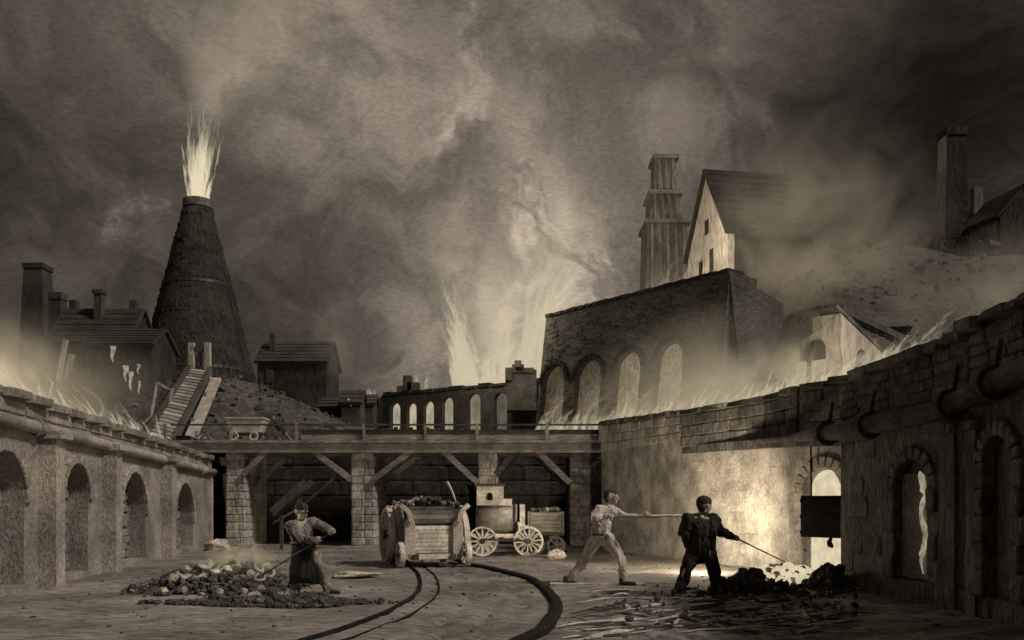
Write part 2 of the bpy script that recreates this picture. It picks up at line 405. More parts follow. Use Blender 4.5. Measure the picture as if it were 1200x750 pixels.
def infill(f, op, dep, m, parent, name, th=.12):
    """slab closing the back of an opening"""
    mb = MB(); uc, wd, zb, ztop = op; us = [uc - wd/2*1.04*math.cos(math.pi*k/12) for k in range(13)]
    poly = [f.pt(us[0], zb-.05, dep), f.pt(us[-1], zb-.05, dep)] + [f.pt(u, archz(max(uc-wd/2, min(uc+wd/2, u)), op)+.03, dep) for u in reversed(us)]
    mb.prism(poly, -f.N*th); return mb.build(name, m, parent)
def voussoirs(f, op, parent, key, ring=.24, proud=.05, n=9, jambs=True, name='voussoir'):
    uc, wd, zb, ztop = op; r = wd/2; rise = min(r, ztop-zb); zs = ztop-rise
    for k in range(n):
        an = math.pi*(k+.5)/n
        u = uc - math.cos(an)*(r+ring/2); z = zs + math.sin(an)*(rise+ring/2)
        o = inst(name, random.choice(STN[key]), parent, f.pt(u, z, .06-proud), (math.pi*(r+ring/2)/n*.96, .2, ring), (0, 0, 0))
        rm = Matrix((f.T, -f.N, V((0, 0, 1)))).transposed() @ Matrix.Rotation((an-math.pi/2), 3, 'Y')
        o.rotation_euler = rm.to_euler()
    if jambs:
        h = zs-zb; m = max(1, int(h/.34))
        for sgn in (-1, 1):
            for k in range(m):
                w_ = ring*(1.0 if k % 2 else 1.5)
                inst('jamb_stone', random.choice(STN[key]), parent, f.pt(uc+sgn*(r+w_/2), zb+h*(k+.5)/m, .06-proud), (w_, .2, h/m*.96), (0, 0, f.rz))
def courses(f, u0, u1, zlo, zhi, key, parent, ch=.3, bl=.6, proud=.03, dep=.16, name='stone', inside=None, jit=.3, skip=0.0, base_dep=0.0):
    rows = max(1, int(round((zhi(0.5*(u0+u1))-zlo)/ch)))
    for r in range(rows):
        u = u0 + (bl*.5*(r % 2))*random.uniform(.6, 1.1) - bl*.5*(r % 2)
        while u < u1-.05:
            l = bl*random.uniform(1-jit, 1+jit); a = max(u, u0); b = min(u+l, u1); u += l
            if b-a < .08: continue
            m = (a+b)/2; zt = zhi(m); h = (zt-zlo)/rows; z = zlo + (r+.5)*h
            if inside and not inside(a, b, z): continue
            if random.random() < skip: continue
            inst(name, random.choice(STN[key]), parent, f.pt(m, z, base_dep + dep/2 - proud - random.uniform(0, .02)), (b-a-.015, dep, h-.015), (random.uniform(-.01, .01), 0, f.rz+random.uniform(-.01, .01)))

# ================================================================== THE SETTING
# ---- tracks (needed by the ground): two curved lines of rail
RL = spline([(-4.6, 3.5, 0), (-3.2, 6.6, 0), (-2.25, 9.2, 0), (-1.80, 11.1, 0), (-1.60, 13.0, 0), (-1.62, 15.0, 0), (-1.95, 17.8, 0), (-2.45, 20.5, 0), (-3.0, 24.0, 0), (-3.4, 29, 0)], 10)
RR = spline([(-2.6, 3.5, 0), (-1.0, 6.6, 0), (.10, 9.2, 0), (.46, 10.7, 0), (.66, 13.0, 0), (.35, 16.7, 0), (-.35, 19.0, 0), (-1.15, 21.2, 0), (-1.75, 24.5, 0), (-2.1, 29, 0)], 10)
def near_line(x, y, ln):
    b = 9
    for i in range(0, len(ln)-1):
        a, c = ln[i], ln[i+1]
        if not (min(a.y, c.y)-.02 <= y <= max(a.y, c.y)+.02): continue
        t = (y-a.y)/max(1e-6, c.y-a.y); xx = lerp(a.x, c.x, t); b = min(b, abs(x-xx))
    return b
def rail_x(ln, y):
    for i in range(len(ln)-1):
        if ln[i].y <= y <= ln[i+1].y: return lerp(ln[i].x, ln[i+1].x, (y-ln[i].y)/max(1e-6, ln[i+1].y-ln[i].y))
    return None
def gz(x, y):
    """height of the yard floor"""
    z = mn.noise(V((x*.5, y*.8, 0)))*.03 + mn.noise(V((x*1.7, y*3.2, 3)))*.022 + mn.noise(V((x*5, y*11, 5)))*.012
    a, b = rail_x(RL, y), rail_x(RR, y)
    if a is not None and b is not None and y < 24:
        for off, dp in ((.30, .05), (.62, .045)):
            z -= dp*math.exp(-((x-(a+off))/.07)**2)*(0.6+.6*mn.noise(V((x, y*.7, 2))))
        for fr in (.42, .60, .76):
            cx_ = lerp(a, b, fr) + .16*mn.noise(V((0, y*.9, fr*30)))
            z -= .09*math.exp(-((x-cx_)/.06)**2)*max(0, .5+1.2*mn.noise(V((fr*9, y*.55, 7))))
        z -= .03*math.exp(-((x-(b+.14))/.10)**2)
    # raked furrows running out from the oven mouth
    if y < 16 and x > .6:
        s = sstep(x, .8, 1.8)*sstep(16-y, 0, 1.5)*sstep(7.5-x, 0, 2)
        q = (x*.50 - y*.86)
        z += s*(.10*abs(mn.noise(V((q*2.6, (x*.86+y*.5)*.30, 11)))) + .05*mn.noise(V((q*7, (x+y)*.5, 4))))
    return z
gm = MB(); xs = [-13+.13*i for i in range(177)]; ys = [2.5+.09*i*(1+i*.0035) for i in range(230)]
for y in ys:
    for x in xs: gm.v.append(V((x, y, gz(x, y))))
nx = len(xs)
for j in range(len(ys)-1):
    for i in range(nx-1): k = j*nx+i; gm.f.append([k, k+1, k+nx+1, k+nx])
# skirt carries the same sheet out to the horizon
def ring_pts(x0, x1, y0, y1): return [V((x0, y0, -.0)), V((x1, y0, 0)), V((x1, y1, 0)), V((x0, y1, 0))]
k = len(gm.v)
gm.v += [V((-900, -60, -.12)), V((900, -60, -.12)), V((900, 1500, -.12)), V((-900, 1500, -.12))]
c0, c1, c2, c3 = 0, nx-1, len(ys)*nx-1, (len(ys)-1)*nx
gm.f.append([k, k+1] + list(range(c1, c0-1, -1))); gm.f.append([k+1, k+2] + [c2-nx*i for i in range(len(ys))])
gm.f.append([k+2, k+3] + list(range(c3, c2+1))); gm.f.append([k+3, k] + [c0+nx*i for i in range(len(ys))])
tag(gm.build('ground', M_ground, fix=False, smooth=True), kind='structure')

# ---- cinder bank behind the oven ranges
LW0, LW1 = V((-6.50, 2, 0)), V((-10.56, 30, 0))
PA = [(2.97, 28.3), (4.55, 22.7), (5.84, 19.5), (6.12, 18.1), (6.95, 16.82)]
def terr(x, y):
    z = 3.0 + .5*sstep(x, -6, 0)
    zc = interp(x, [-60, -30, -22, -18.5, -16, -12.5, -10, -8, 0, 6, 12], [5.5, 5.6, 6.6, 8.6, 8.8, 7.5, 6.3, 5.7, 5.3, 5.0, 5.0])
    z = lerp(z, zc, sstep(y, 35, 48))
    h = 14.8*max(0, min(1, (y-15)/43))**1.6*sstep(x, 6.5+max(0, (y-26))*.18, 12+max(0, y-26)*.22)
    z += h*.98
    z += .35*mn.noise(V((x*.22, y*.22, 4)))*sstep(y, 22, 40) + .15*mn.noise(V((x*.9, y*.9, 9)))*sstep(y, 20, 30)
    return z
loop = []
for i in range(40): loop.append(LW0.lerp(LW1, i/39) + V((-.55, 0, 0)))
for i in range(1, 12): loop.append(V((lerp(-11.1, -11, i/11), lerp(30, 40.6, i/11), 0)))
for i in range(1, 24): loop.append(V((lerp(-11, 4.2, i/23), 40.6, 0)))
for i in range(1, 10): loop.append(V((lerp(4.2, 3.7, i/9), lerp(40.6, 28.6, i/9), 0)))
fp = [V((3.7, 28.6, 0)), V((5.25, 22.9, 0)), V((6.5, 19.7, 0)), V((7.1, 16.2, 0)), V((6.75, 12.0, 0)), V((6.6, 8, 0)), V((6.2, 3, 0))]
for i in range(len(fp)-1):
    for k2 in range(1, 9): loop.append(fp[i].lerp(fp[i+1], k2/8))
bk = MB(); ctr = V((-2, 17, 0)); ss = [1.0, 1.03, 1.07, 1.12, 1.18, 1.25, 1.33, 1.42, 1.52, 1.64, 1.78, 1.95, 2.15, 2.4, 2.7, 3.1, 3.6, 4.4, 6, 10, 22, 60]
for s_ in ss:
    for p in loop:
        q = ctr + (p-ctr)*s_; bk.v.append(V((q.x, q.y, terr(q.x, q.y) if q.y > 0 else 3.0)))
n_ = len(loop)
for j in range(len(ss)-1):
    for i in range(n_-1): k = j*n_+i; bk.f.append([k, k+1, k+n_+1, k+n_])
tag(bk.build('cinder_bank', M_bank, fix=False, smooth=True), kind='structure')

# ================================================================== LEFT OVEN RANGE
lw = thing('oven_range', 'long limewashed oven wall on the left with four tall arched recesses', 'wall', (-8.6, 16, 0))
fl = Face(LW0, LW1, -.1, 3.42, 3.02)
def ul(d): return (d-2)/28*fl.L
lops = []
for d0, d1, zt in ((12.9, 14.55, 2.34), (16.25, 17.65, 2.28), (19.75, 21.8, 2.24), (24.7, 27.1, 2.10)):
    lops.append(((ul(d0)+ul(d1))/2, ul(d1)-ul(d0), .12, zt))
lops_hidden = [((ul(9)+ul(10.4))/2, 1.4, .12, 2.3)]
mb = MB(); wall_face(mb, fl, 1.0, lops+lops_hidden); mb.build('wall', M_left, lw)
for op in lops+lops_hidden:
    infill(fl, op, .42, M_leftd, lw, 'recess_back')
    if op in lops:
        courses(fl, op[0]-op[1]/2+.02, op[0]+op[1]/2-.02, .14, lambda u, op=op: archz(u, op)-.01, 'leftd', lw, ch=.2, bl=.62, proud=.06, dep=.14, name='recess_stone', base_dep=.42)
        voussoirs(fl, op, lw, 'left', ring=.2, n=11, proud=.035, jambs=False)
# piers standing proud between the bays
for dd in (7.2, 11.6, 15.35, 18.7, 23.5):
    u = ul(dd); wd = .42 if dd < 20 else .5
    f2 = Face(fl.pt(u-wd/2, 0, -.30).to_2d(), fl.pt(u+wd/2, 0, -.30).to_2d(), -.1, 2.66, 2.66)
    mb = MB(); wall_face(mb, f2, .31); mb.build('pilaster', M_left, lw)
    inst('pilaster_cap', STN['left'][2], lw, f2.pt(wd/2, 2.72, .12), (wd+.14, .5, .16), (0, 0, fl.rz))
# end face toward the viaduct
f3 = Face(fl.pt(fl.L-.45, 0, -.06).to_2d(), fl.pt(fl.L, 0, -.06).to_2d(), -.1, 2.62, 2.62)
mb = MB(); wall_face(mb, f3, .07); mb.build('corner_pilaster', M_left, lw)
# string course and coping
u = ul(9.0)
while u < fl.L:
    l = random.uniform(.7, 1.2); e = min(u+l, fl.L)
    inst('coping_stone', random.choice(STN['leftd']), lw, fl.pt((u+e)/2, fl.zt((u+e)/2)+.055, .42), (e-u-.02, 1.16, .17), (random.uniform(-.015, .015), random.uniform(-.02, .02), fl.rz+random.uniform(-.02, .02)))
    u = e
def lz(d): return interp(d, [2, 13.6, 29.7], [3.0, 2.84, 2.60])
mb = MB()
pp = [fl.pt(ul(d), lz(d), -.10) for d in (2, 6, 10, 13.6, 16, 19, 22, 25, 28, 29.9)]
mb.tube(pp, .115, 12); mb.build('string_moulding', M_left, lw, smooth=True)
for d in (10, 14.8, 18.6, 23.4, 28.0):
    a = fl.pt(ul(d)-.05, lz(d), -.10); b = fl.pt(ul(d)+.06, lz(d), -.10); MB().cyl(a, b, .15, n=14).build('moulding_collar', M_left, lw)
# parapet blocks between moulding and coping
courses(fl, ul(12.5), fl.L-.02, 2.98, lambda u: fl.zt(u)-.02, 'left', lw, ch=.2, bl=.95, proud=.02, dep=.14, name='parapet_stone', skip=.12)

# ================================================================== RIGHT OVEN RANGE, FAR PART (lit by the spot added beside the oven mouth)
rw = thing('oven_range', 'pale curved oven wall behind the two rakers, brightly lit beside the open mouth', 'wall', (4.8, 21, 0))
zts = [4.10, 3.86, 3.84, 3.87, 3.98]
MOUTH = (.60, .92, .10, 2.22)
for i in range(4):
    f = Face(PA[i], PA[i+1], -.1, zts[i], zts[i+1]); ops = []
    if i == 3: ops = [MOUTH]; fm = f
    
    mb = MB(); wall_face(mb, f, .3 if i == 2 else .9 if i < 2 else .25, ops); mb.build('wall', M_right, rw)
    # upper band and coping
    u = 0
    while u < f.L-.02:
        l = random.uniform(.6, 1.1); e = min(u+l, f.L)
        inst('coping_stone', random.choice(STN['dark']), rw, f.pt((u+e)/2, f.zt((u+e)/2)+.05, .38), (e-u-.02, 1.1, .16), (random.uniform(-.015, .015), random.uniform(-.02, .02), f.rz))
        u = e
    courses(f, 0.01, f.L-.01, 2.98 if i else 3.2, lambda u, f=f: f.zt(u)-.03, 'right' if i == 0 else 'dark', rw, ch=.26, bl=.8, proud=.03 if i == 0 else .08, dep=.16, name='parapet_stone')  # dark stones put the shade above the ledge into colour
    if i in (1, 2): courses(f, 0.05, f.L-.05, .02, lambda u: 2.6, 'right', rw, ch=.27, bl=.6, proud=-.004, dep=.1, name='exposed_stone', skip=.72)
voussoirs(fm, MOUTH, rw, 'right', ring=.26, n=11, proud=.06)
# ledge that throws the band above into shade
cp = [V((p[0], p[1], 0)) for p in PA]
def offs(i, d):
    f = Face(PA[min(i, 3)], PA[min(i, 3)+1], 0, 1, 1); return cp[i] + f.N*d
mb = MB()
zl = [2.98, 2.92, 2.86, 2.80, 2.74]
for i in range(1, 4):
    a, b, a2, b2 = offs(i, .30*(1 if i > 1 else .08)), offs(i+1, .30), cp[i], cp[i+1]
    up = V((0, 0, .20)); mb.hexa([a+V((0, 0, zl[i]-.1)), b+V((0, 0, zl[i+1]-.1)), b2+V((0, 0, zl[i+1]-.1)), a2+V((0, 0, zl[i]-.1)), a+V((0, 0, zl[i]+.1)), b+V((0, 0, zl[i+1]+.1)), b2+V((0, 0, zl[i+1]+.1)), a2+V((0, 0, zl[i]+.1))])
mb.build('ledge', M_dark, rw)
# the oven behind the mouth: a domed brick chamber full of fire
ov = thing('coke_oven', 'glowing domed oven chamber seen through the open arched mouth', 'oven', tuple(fm.pt(.60, 0, .5)))
mb = MB(); us = [.60-.44*math.cos(math.pi*k/16) for k in range(17)]; MO2 = (.60, .88, .10, 2.20)
for k in range(16):
    mb.quad(fm.pt(us[k], archz(us[k], MO2), .14), fm.pt(us[k+1], archz(us[k+1], MO2), .14), fm.pt(us[k+1], archz(us[k+1], MO2)+.1, 1.7), fm.pt(us[k], archz(us[k], MO2)+.1, 1.7))
for u_ in (us[0], us[-1]): mb.quad(fm.pt(u_, .05, .14), fm.pt(u_, archz(u_, MO2), .14), fm.pt(u_, archz(u_, MO2)+.1, 1.7), fm.pt(u_, .05, 1.7))
mb.quad(fm.pt(.1, .05, 1.7), fm.pt(1.1, .05, 1.7), fm.pt(1.1, 2.4, 1.7), fm.pt(.1, 2.4, 1.7))
mb.build('chamber', M_glow, ov)
MB().quad(fm.pt(.15, .11, .02), fm.pt(1.05, .11, .02), fm.pt(1.05, .2, 1.7), fm.pt(.15, .2, 1.7)).build('glowing_floor', M_glow, ov)
mb = MB(); a = fm.pt(.12, .80, -.10); b = fm.pt(1.45, .80, -.10)
mb.bar(a+V((0, 0, .43)), b+V((0, 0, .43)), .09, .86); dr = mb.build('oven_door', M_ironb, ov, label='black iron plate door hoisted halfway up the glowing oven mouth')
for zz in (.10, .43, .76): mb = MB(); mb.bar(a+V((0, 0, zz))+fm.N*.06, b+V((0, 0, zz))+fm.N*.06, .03, .07); mb.build('strap', M_ironb, dr)
for uu in (.35, 1.2):
    MB().tube([fm.pt(uu, 1.66, -.10), fm.pt(uu, 2.9, -.12)], .018, 6).build('chain', M_ironb, dr)
MB().tube([fm.pt(.86, .80, -.14), fm.pt(.86, .72, -.2), fm.pt(.86, .66, -.17), fm.pt(.86, .62, -.10)], [.03, .05, .06, .03], 8).build('handle', M_ironb, dr)

# ================================================================== RIGHT OVEN RANGE, NEAR PART (its shade put into darker stone colours)
PB = [(5.78, 15.0), (6.09, 12.3), (6.12, 11.4), (6.08, 10.1), (5.9, 7.6), (5.5, 4.5)]
zb = [3.60, 3.68, 3.74, 3.86, 3.95, 4.0]
nw = thing('oven_range', 'dark near stretch of oven wall on the right with crumbling parapet', 'wall', (5.9, 12, 0))
FB = [Face(PB[i], PB[i+1], -.1, zb[i], zb[i+1]) for i in range(5)]
fs = Face((7.6, 15.6), (5.79, 15.02), -.1, 3.6, 3.6, side=1)
NICHE = (2.20, .86, .34, 2.16)
N2 = (.75, .62, .30, 2.35)
for i, f in enumerate(FB):
    ops = [NICHE] if i == 0 else ([N2] if i == 2 else [])
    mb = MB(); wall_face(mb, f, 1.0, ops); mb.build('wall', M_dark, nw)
    u = 0
    while u < f.L-.02:
        l = random.uniform(.35, .7); e = min(u+l, f.L)
        inst('coping_stone', random.choice(STN['dark']), nw, f.pt((u+e)/2, f.zt((u+e)/2)+random.uniform(.02, .07), .36), (e-u-.02, random.uniform(1.0, 1.15), random.uniform(.12, .2)), (random.uniform(-.04, .04), random.uniform(-.06, .06), f.rz+random.uniform(-.04, .04)))
        u = e
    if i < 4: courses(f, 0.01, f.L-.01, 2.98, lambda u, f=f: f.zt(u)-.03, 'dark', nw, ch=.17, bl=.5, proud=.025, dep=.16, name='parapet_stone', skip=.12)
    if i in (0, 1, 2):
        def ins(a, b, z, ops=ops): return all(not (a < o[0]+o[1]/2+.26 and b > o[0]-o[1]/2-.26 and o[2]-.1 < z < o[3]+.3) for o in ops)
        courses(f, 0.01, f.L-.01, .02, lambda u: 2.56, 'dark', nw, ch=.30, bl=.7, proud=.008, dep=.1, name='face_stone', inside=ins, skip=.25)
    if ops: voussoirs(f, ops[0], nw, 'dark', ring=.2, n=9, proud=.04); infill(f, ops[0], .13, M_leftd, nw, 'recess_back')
mb = MB(); wall_face(mb, fs, .3); mb.build('return_wall', M_dark, nw)
# square pier and slot to the right of the recess
for (i, uc, wd, pr, ht) in ((1, .42, .40, .06, 2.5), (2, .12, .24, .06, 2.5), (3, .85, .9, .12, 2.6)):
    f = FB[i]; f4 = Face(f.pt(uc-wd/2, 0, -pr).to_2d(), f.pt(uc+wd/2, 0, -pr).to_2d(), -.1, ht, ht); mb = MB(); wall_face(mb, f4, pr+.01); mb.build('pilaster', M_dark if i != 3 else M_dstone, nw)
    inst('pilaster_cap', STN['dark'][1], nw, f4.pt(wd/2, ht+.03, .12), (wd+.12, .4, .14), (0, 0, f.rz))
# the closed door in the recess with fire showing round its edge
f = FB[0]
MB().box(f.pt(2.08, 1.16, .10), (.66, .05, 1.58), rz=f.rz).build('door_plate', M_left, nw)
cd = nw.children[-1]
cd['label'] = 'ill-fitting closed door in the recess, firelight leaking down its right edge'
mb = MB(); rnd = random.Random(4)
N_ = 26; L_, R_ = [], []
for k in range(N_+1):
    z = .46+1.52*k/N_; wdt = .05+.035*rnd.random()
    if .74 < k/N_ < .80: wdt = .012
    if k/N_ > .82: wdt = .09*math.sin(math.pi*min(1, (k/N_-.80)/.2))+.02
    if k/N_ < .1: wdt = .03
    c = 2.40 - .05*math.sin(k*.5) - (.06 if k/N_ > .8 else 0)
    L_.append((c-wdt*rnd.uniform(.7, 1.2), z)); R_.append((c+wdt*rnd.uniform(.6, 1.1), z))
for k in range(N_): mb.quad(f.pt(L_[k][0], L_[k][1], .03), f.pt(R_[k][0], R_[k][1], .03), f.pt(R_[k+1][0], R_[k+1][1], .03), f.pt(L_[k+1][0], L_[k+1][1], .03))
mb.build('fire_gap', M_glowd, cd)

# iron pipe carried along the right wall under the parapet
pi_ = thing('iron_pipe', 'thick flanged iron pipe running under the right-hand parapet', 'pipe', (5.8, 13, 2.7))
pth = [offs(2, .40)+V((0, 0, 2.92)), offs(3, .42)+V((0, 0, 2.86))] + [V((5.60, 15.9, 2.78)), V((5.52, 15.0, 2.73)), V((5.66, 13.6, 2.74)), V((5.80, 12.3, 2.76)), V((5.84, 11.4, 2.80)), V((5.82, 10.1, 2.98)), V((5.64, 7.6, 3.1)), V((5.25, 4.5, 3.1))]
sp_ = spline(pth, 6)
MB().tube(sp_, [.06+.09*min(1, i/20) for i in range(len(sp_))], 14).build('pipe', M_pipe, pi_, smooth=True)
for (px, py_y) in ((0, 15.0), (0, 13.55), (0, 11.45), (0, 10.35), (0, 8.4)):
    j = min(range(1, len(sp_)-1), key=lambda i: abs(sp_[i].y-py_y)); c = sp_[j]; tt = (sp_[j+1]-sp_[j-1]).normalized()
    fg = MB().cyl(c-tt*.09, c-tt*.005, .22, n=16).build('flange', M_pipe, pi_); MB().cyl(c+tt*.005, c+tt*.09, .22, n=16).build('flange', M_pipe, pi_)
    MB().bar(c+V((.05, 0, .15)), c+V((.12, 0, .55)), .06, .03).build('hanger', M_pipe, pi_)

# ================================================================== VIADUCT
vd = thing('timber_viaduct', 'timber waggonway viaduct on stone piers crossing behind the yard', 'viaduct', (-3.8, 31.2, 0))
XL, XR, YF = -12.0, 3.25, 30.0
def deckx(px): return (px-600)*YF/F
mb = MB(); mb.box(((XL+XR)/2, YF+.15, 3.45), (XR-XL, .3, .32)); mb.build('front_beam', M_wood, vd)
mb = MB(); mb.box(((XL+XR)/2, YF+2.9, 3.45), (XR-XL, .3, .32)); mb.build('rear_beam', M_wood, vd)
mb = MB(); mb.box(((XL+XR)/2, YF+.02, 3.68), (XR-XL, .16, .09)); mb.build('edge_rail', M_woodp if 0 else M_wood, vd)
x = XL
while x < XR:
    wd = .3; inst('deck_plank', STN['pier'][0] if 0 else None or bpy.data.meshes.get('deck_plank') or MB().box((0, 0, 0), (1, 1, 1)).mesh('deck_plank'), vd, (x+wd/2, YF+1.5, 3.66), (wd-.02, 3.2, .08)); x += wd
bpy.data.meshes['deck_plank'].materials.append(M_wood)
for px0, px1 in ((352, 424), (428, 496), (500, 557), (561, 639), (643, 704)):
    for r_ in range(2):
        mb = MB(); mb.box(((deckx(px0)+deckx(px1))/2, YF+.12, 3.83+.19*r_), (deckx(px1)-deckx(px0), .05, .175)); mb.build('side_board', M_wood if r_ == 0 else M_woodd, vd)
for px in (193, 270, 347, 426, 498, 559, 641, 703):
    MB().box((deckx(px), YF+.03, 3.98), (.08, .10, .66)).build('rail_post', M_wood, vd)
    MB().box((deckx(px), YF+3.0, 3.98), (.08, .10, .66)).build('rail_post', M_wood, vd)
MB().box(((XL+XR)/2, YF+.03, 4.27), (XR-XL, .09, .06)).build('handrail', M_woodd, vd)
for yy in (YF+1.0, YF+2.1): MB().box(((XL+XR)/2, yy, 3.745), (XR-XL, .07, .09)).build('deck_rail', M_rail, vd)
PIERS = [(262, 285), (410, 438), (560, 583), (668, 706)]
for (a, b) in PIERS:
    x0, x1 = deckx(a), deckx(b); h = 3.29
    pr = thing('bridge_pier', {262: 'narrow stone pier of the viaduct nearest the left wall', 410: 'pale coursed stone pier under the viaduct left of the coke wagon', 560: 'stone viaduct pier rising behind the locomotive', 668: 'broad dark stone abutment at the right end of the viaduct'}[a], 'pier', ((x0+x1)/2, YF+1.5, 0), group='viaduct piers')
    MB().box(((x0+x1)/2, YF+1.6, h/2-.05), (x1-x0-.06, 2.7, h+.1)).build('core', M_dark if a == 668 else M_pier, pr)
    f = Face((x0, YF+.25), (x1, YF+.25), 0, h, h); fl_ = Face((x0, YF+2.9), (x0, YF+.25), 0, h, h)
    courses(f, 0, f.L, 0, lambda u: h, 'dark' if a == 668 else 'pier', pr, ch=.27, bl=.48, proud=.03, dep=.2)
    if a < 600:
        fr_ = Face((x1, YF+.25), (x1, YF+2.9), 0, h, h); courses(fr_, 0.1, 2.6, 0, lambda u: h, 'pier', pr, ch=.27, bl=.6, proud=.01, dep=.1)
def brace(px0, py0, px1, py1, m=M_wood):
    for yy in (YF+.15, YF+2.85): MB().bar(P(px0, py0, YF)+V((0, yy-YF, 0)), P(px1, py1, YF)+V((0, yy-YF, 0)), .2, .2, up=(0, 1, 0)).build('brace', m, vd)
brace(312, 528, 284, 556); brace(366, 528, 411, 562); brace(482, 528, 437, 562); brace(519, 528, 560, 566); brace(630, 528, 668, 566); brace(604, 528, 582, 556, M_woodd)
for (a, b) in ((286, 409), (439, 559), (584, 667)): MB().box(((deckx(a)+deckx(b))/2, YF+.16, 3.21), (deckx(b)-deckx(a), .2, .12)).build('straining_beam', M_woodd, vd)
# retaining wall behind, seen under the deck
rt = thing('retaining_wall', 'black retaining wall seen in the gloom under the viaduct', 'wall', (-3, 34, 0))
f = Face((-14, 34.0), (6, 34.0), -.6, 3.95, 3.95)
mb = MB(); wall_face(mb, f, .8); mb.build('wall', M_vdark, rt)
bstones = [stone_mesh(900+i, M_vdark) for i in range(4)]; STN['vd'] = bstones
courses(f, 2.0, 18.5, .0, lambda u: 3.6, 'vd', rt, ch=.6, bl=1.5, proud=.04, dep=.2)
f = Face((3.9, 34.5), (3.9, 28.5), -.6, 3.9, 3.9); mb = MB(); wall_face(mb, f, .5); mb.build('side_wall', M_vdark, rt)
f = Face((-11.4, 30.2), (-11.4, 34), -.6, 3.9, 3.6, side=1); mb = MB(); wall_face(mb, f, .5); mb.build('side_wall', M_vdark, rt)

# ---- rails in the yard
tk = thing('rail_track', 'pair of curved black rails sweeping through the yard to the wagon', 'track', (0, 12, 0))
def rail(ln, wd, ht, nm, y1):
    mb = MB(); pts = [p for p in ln if p.y < y1]; k0 = len(mb.v)
    for i, p in enumerate(pts):
        t_ = (pts[min(i+1, len(pts)-1)]-pts[max(i-1, 0)]).normalized(); n__ = V((t_.y, -t_.x, 0)); g = gz(p.x, p.y)
        jw = wd*(1+.15*mn.noise(V((p.y*2, 0, 0))))
        for (o, z) in ((-jw/2, -.06), (-jw/2, ht*.75), (-jw*.3, ht), (jw*.3, ht), (jw/2, ht*.75), (jw/2, -.06)): mb.v.append(p + n__*o + V((0, 0, g*.4+z)))
    for i in range(len(pts)-1):
        for j in range(5): k = i*6+j; mb.f.append([k, k+1, k+7, k+6])
    mb.f.append([0, 1, 2, 3, 4, 5][::-1]); k = (len(pts)-1)*6; mb.f.append([k, k+1, k+2, k+3, k+4, k+5])
    return mb.build(nm, M_rail, tk)
rail(RL, .055, .05, 'rail', 24); rail(RR, .16, .07, 'rail', 24)
RL2 = [p + V((.34, 0, 0)) for p in RL]; rail(RL2, .025, .015, 'guard_rail', 21)

# ================================================================== BACKGROUND, LEFT
def band_ring(mb, c, r0, r1, z0, z1, n=28):
    mb.tube([V((c[0], c[1], z0)), V((c[0], c[1], z1))], [r0, r1], n)
cn = thing('blast_furnace', 'tall tapering brick furnace cone with fire bursting from its top', 'furnace', (-27.6, 75, 4))
zs_ = [4, 8, 12, 16, 20, 24, 27.4]; rs_ = [7.0, 6.0, 5.0, 4.0, 3.05, 2.05, 1.2]
MB().tube([V((-27.6, 75, z)) for z in zs_], rs_, 32, cap=True).build('shell', M_cone, cn, smooth=False)
MB().tube([V((-27.6, 75, 27.4)), V((-27.6, 75, 28.1))], [1.28, 1.26], 28).build('rim', M_dark, cn)
for z in (13, 20.5): 
    r = interp(z, zs_, rs_)+.05; MB().tube([V((-27.6, 75, z-.12)), V((-27.6, 75, z+.12))], [r+.03, r], 32).build('iron_hoop', M_iron, cn)
for an in (-2.95, -.25):   # stay rods running down the slope
    mb = MB(); mb.tube([V((-27.6+math.cos(an)*(r+.06), 75+math.sin(an)*(r+.06), z)) for z, r in zip(zs_, rs_)], .04, 5); mb.build('stay_rod', M_farm, cn)
# brick courses as thin proud rings
mb = MB(); rnd = random.Random(3)
for z in [9+.42*i for i in range(44)]:
    r = interp(z, zs_, rs_)
    for k in range(int(2*math.pi*r/1.1)):
        if rnd.random() < .62: continue
        an = k/(2*math.pi*r/1.1)*2*math.pi + (z*2.3 % 1); mb.box((-27.6+math.cos(an)*r, 75+math.sin(an)*r, z), (.8, .09, .26), rz=an+math.pi/2)
tag(mb.build('shell_bricks', M_cone, cn), kind='stuff')

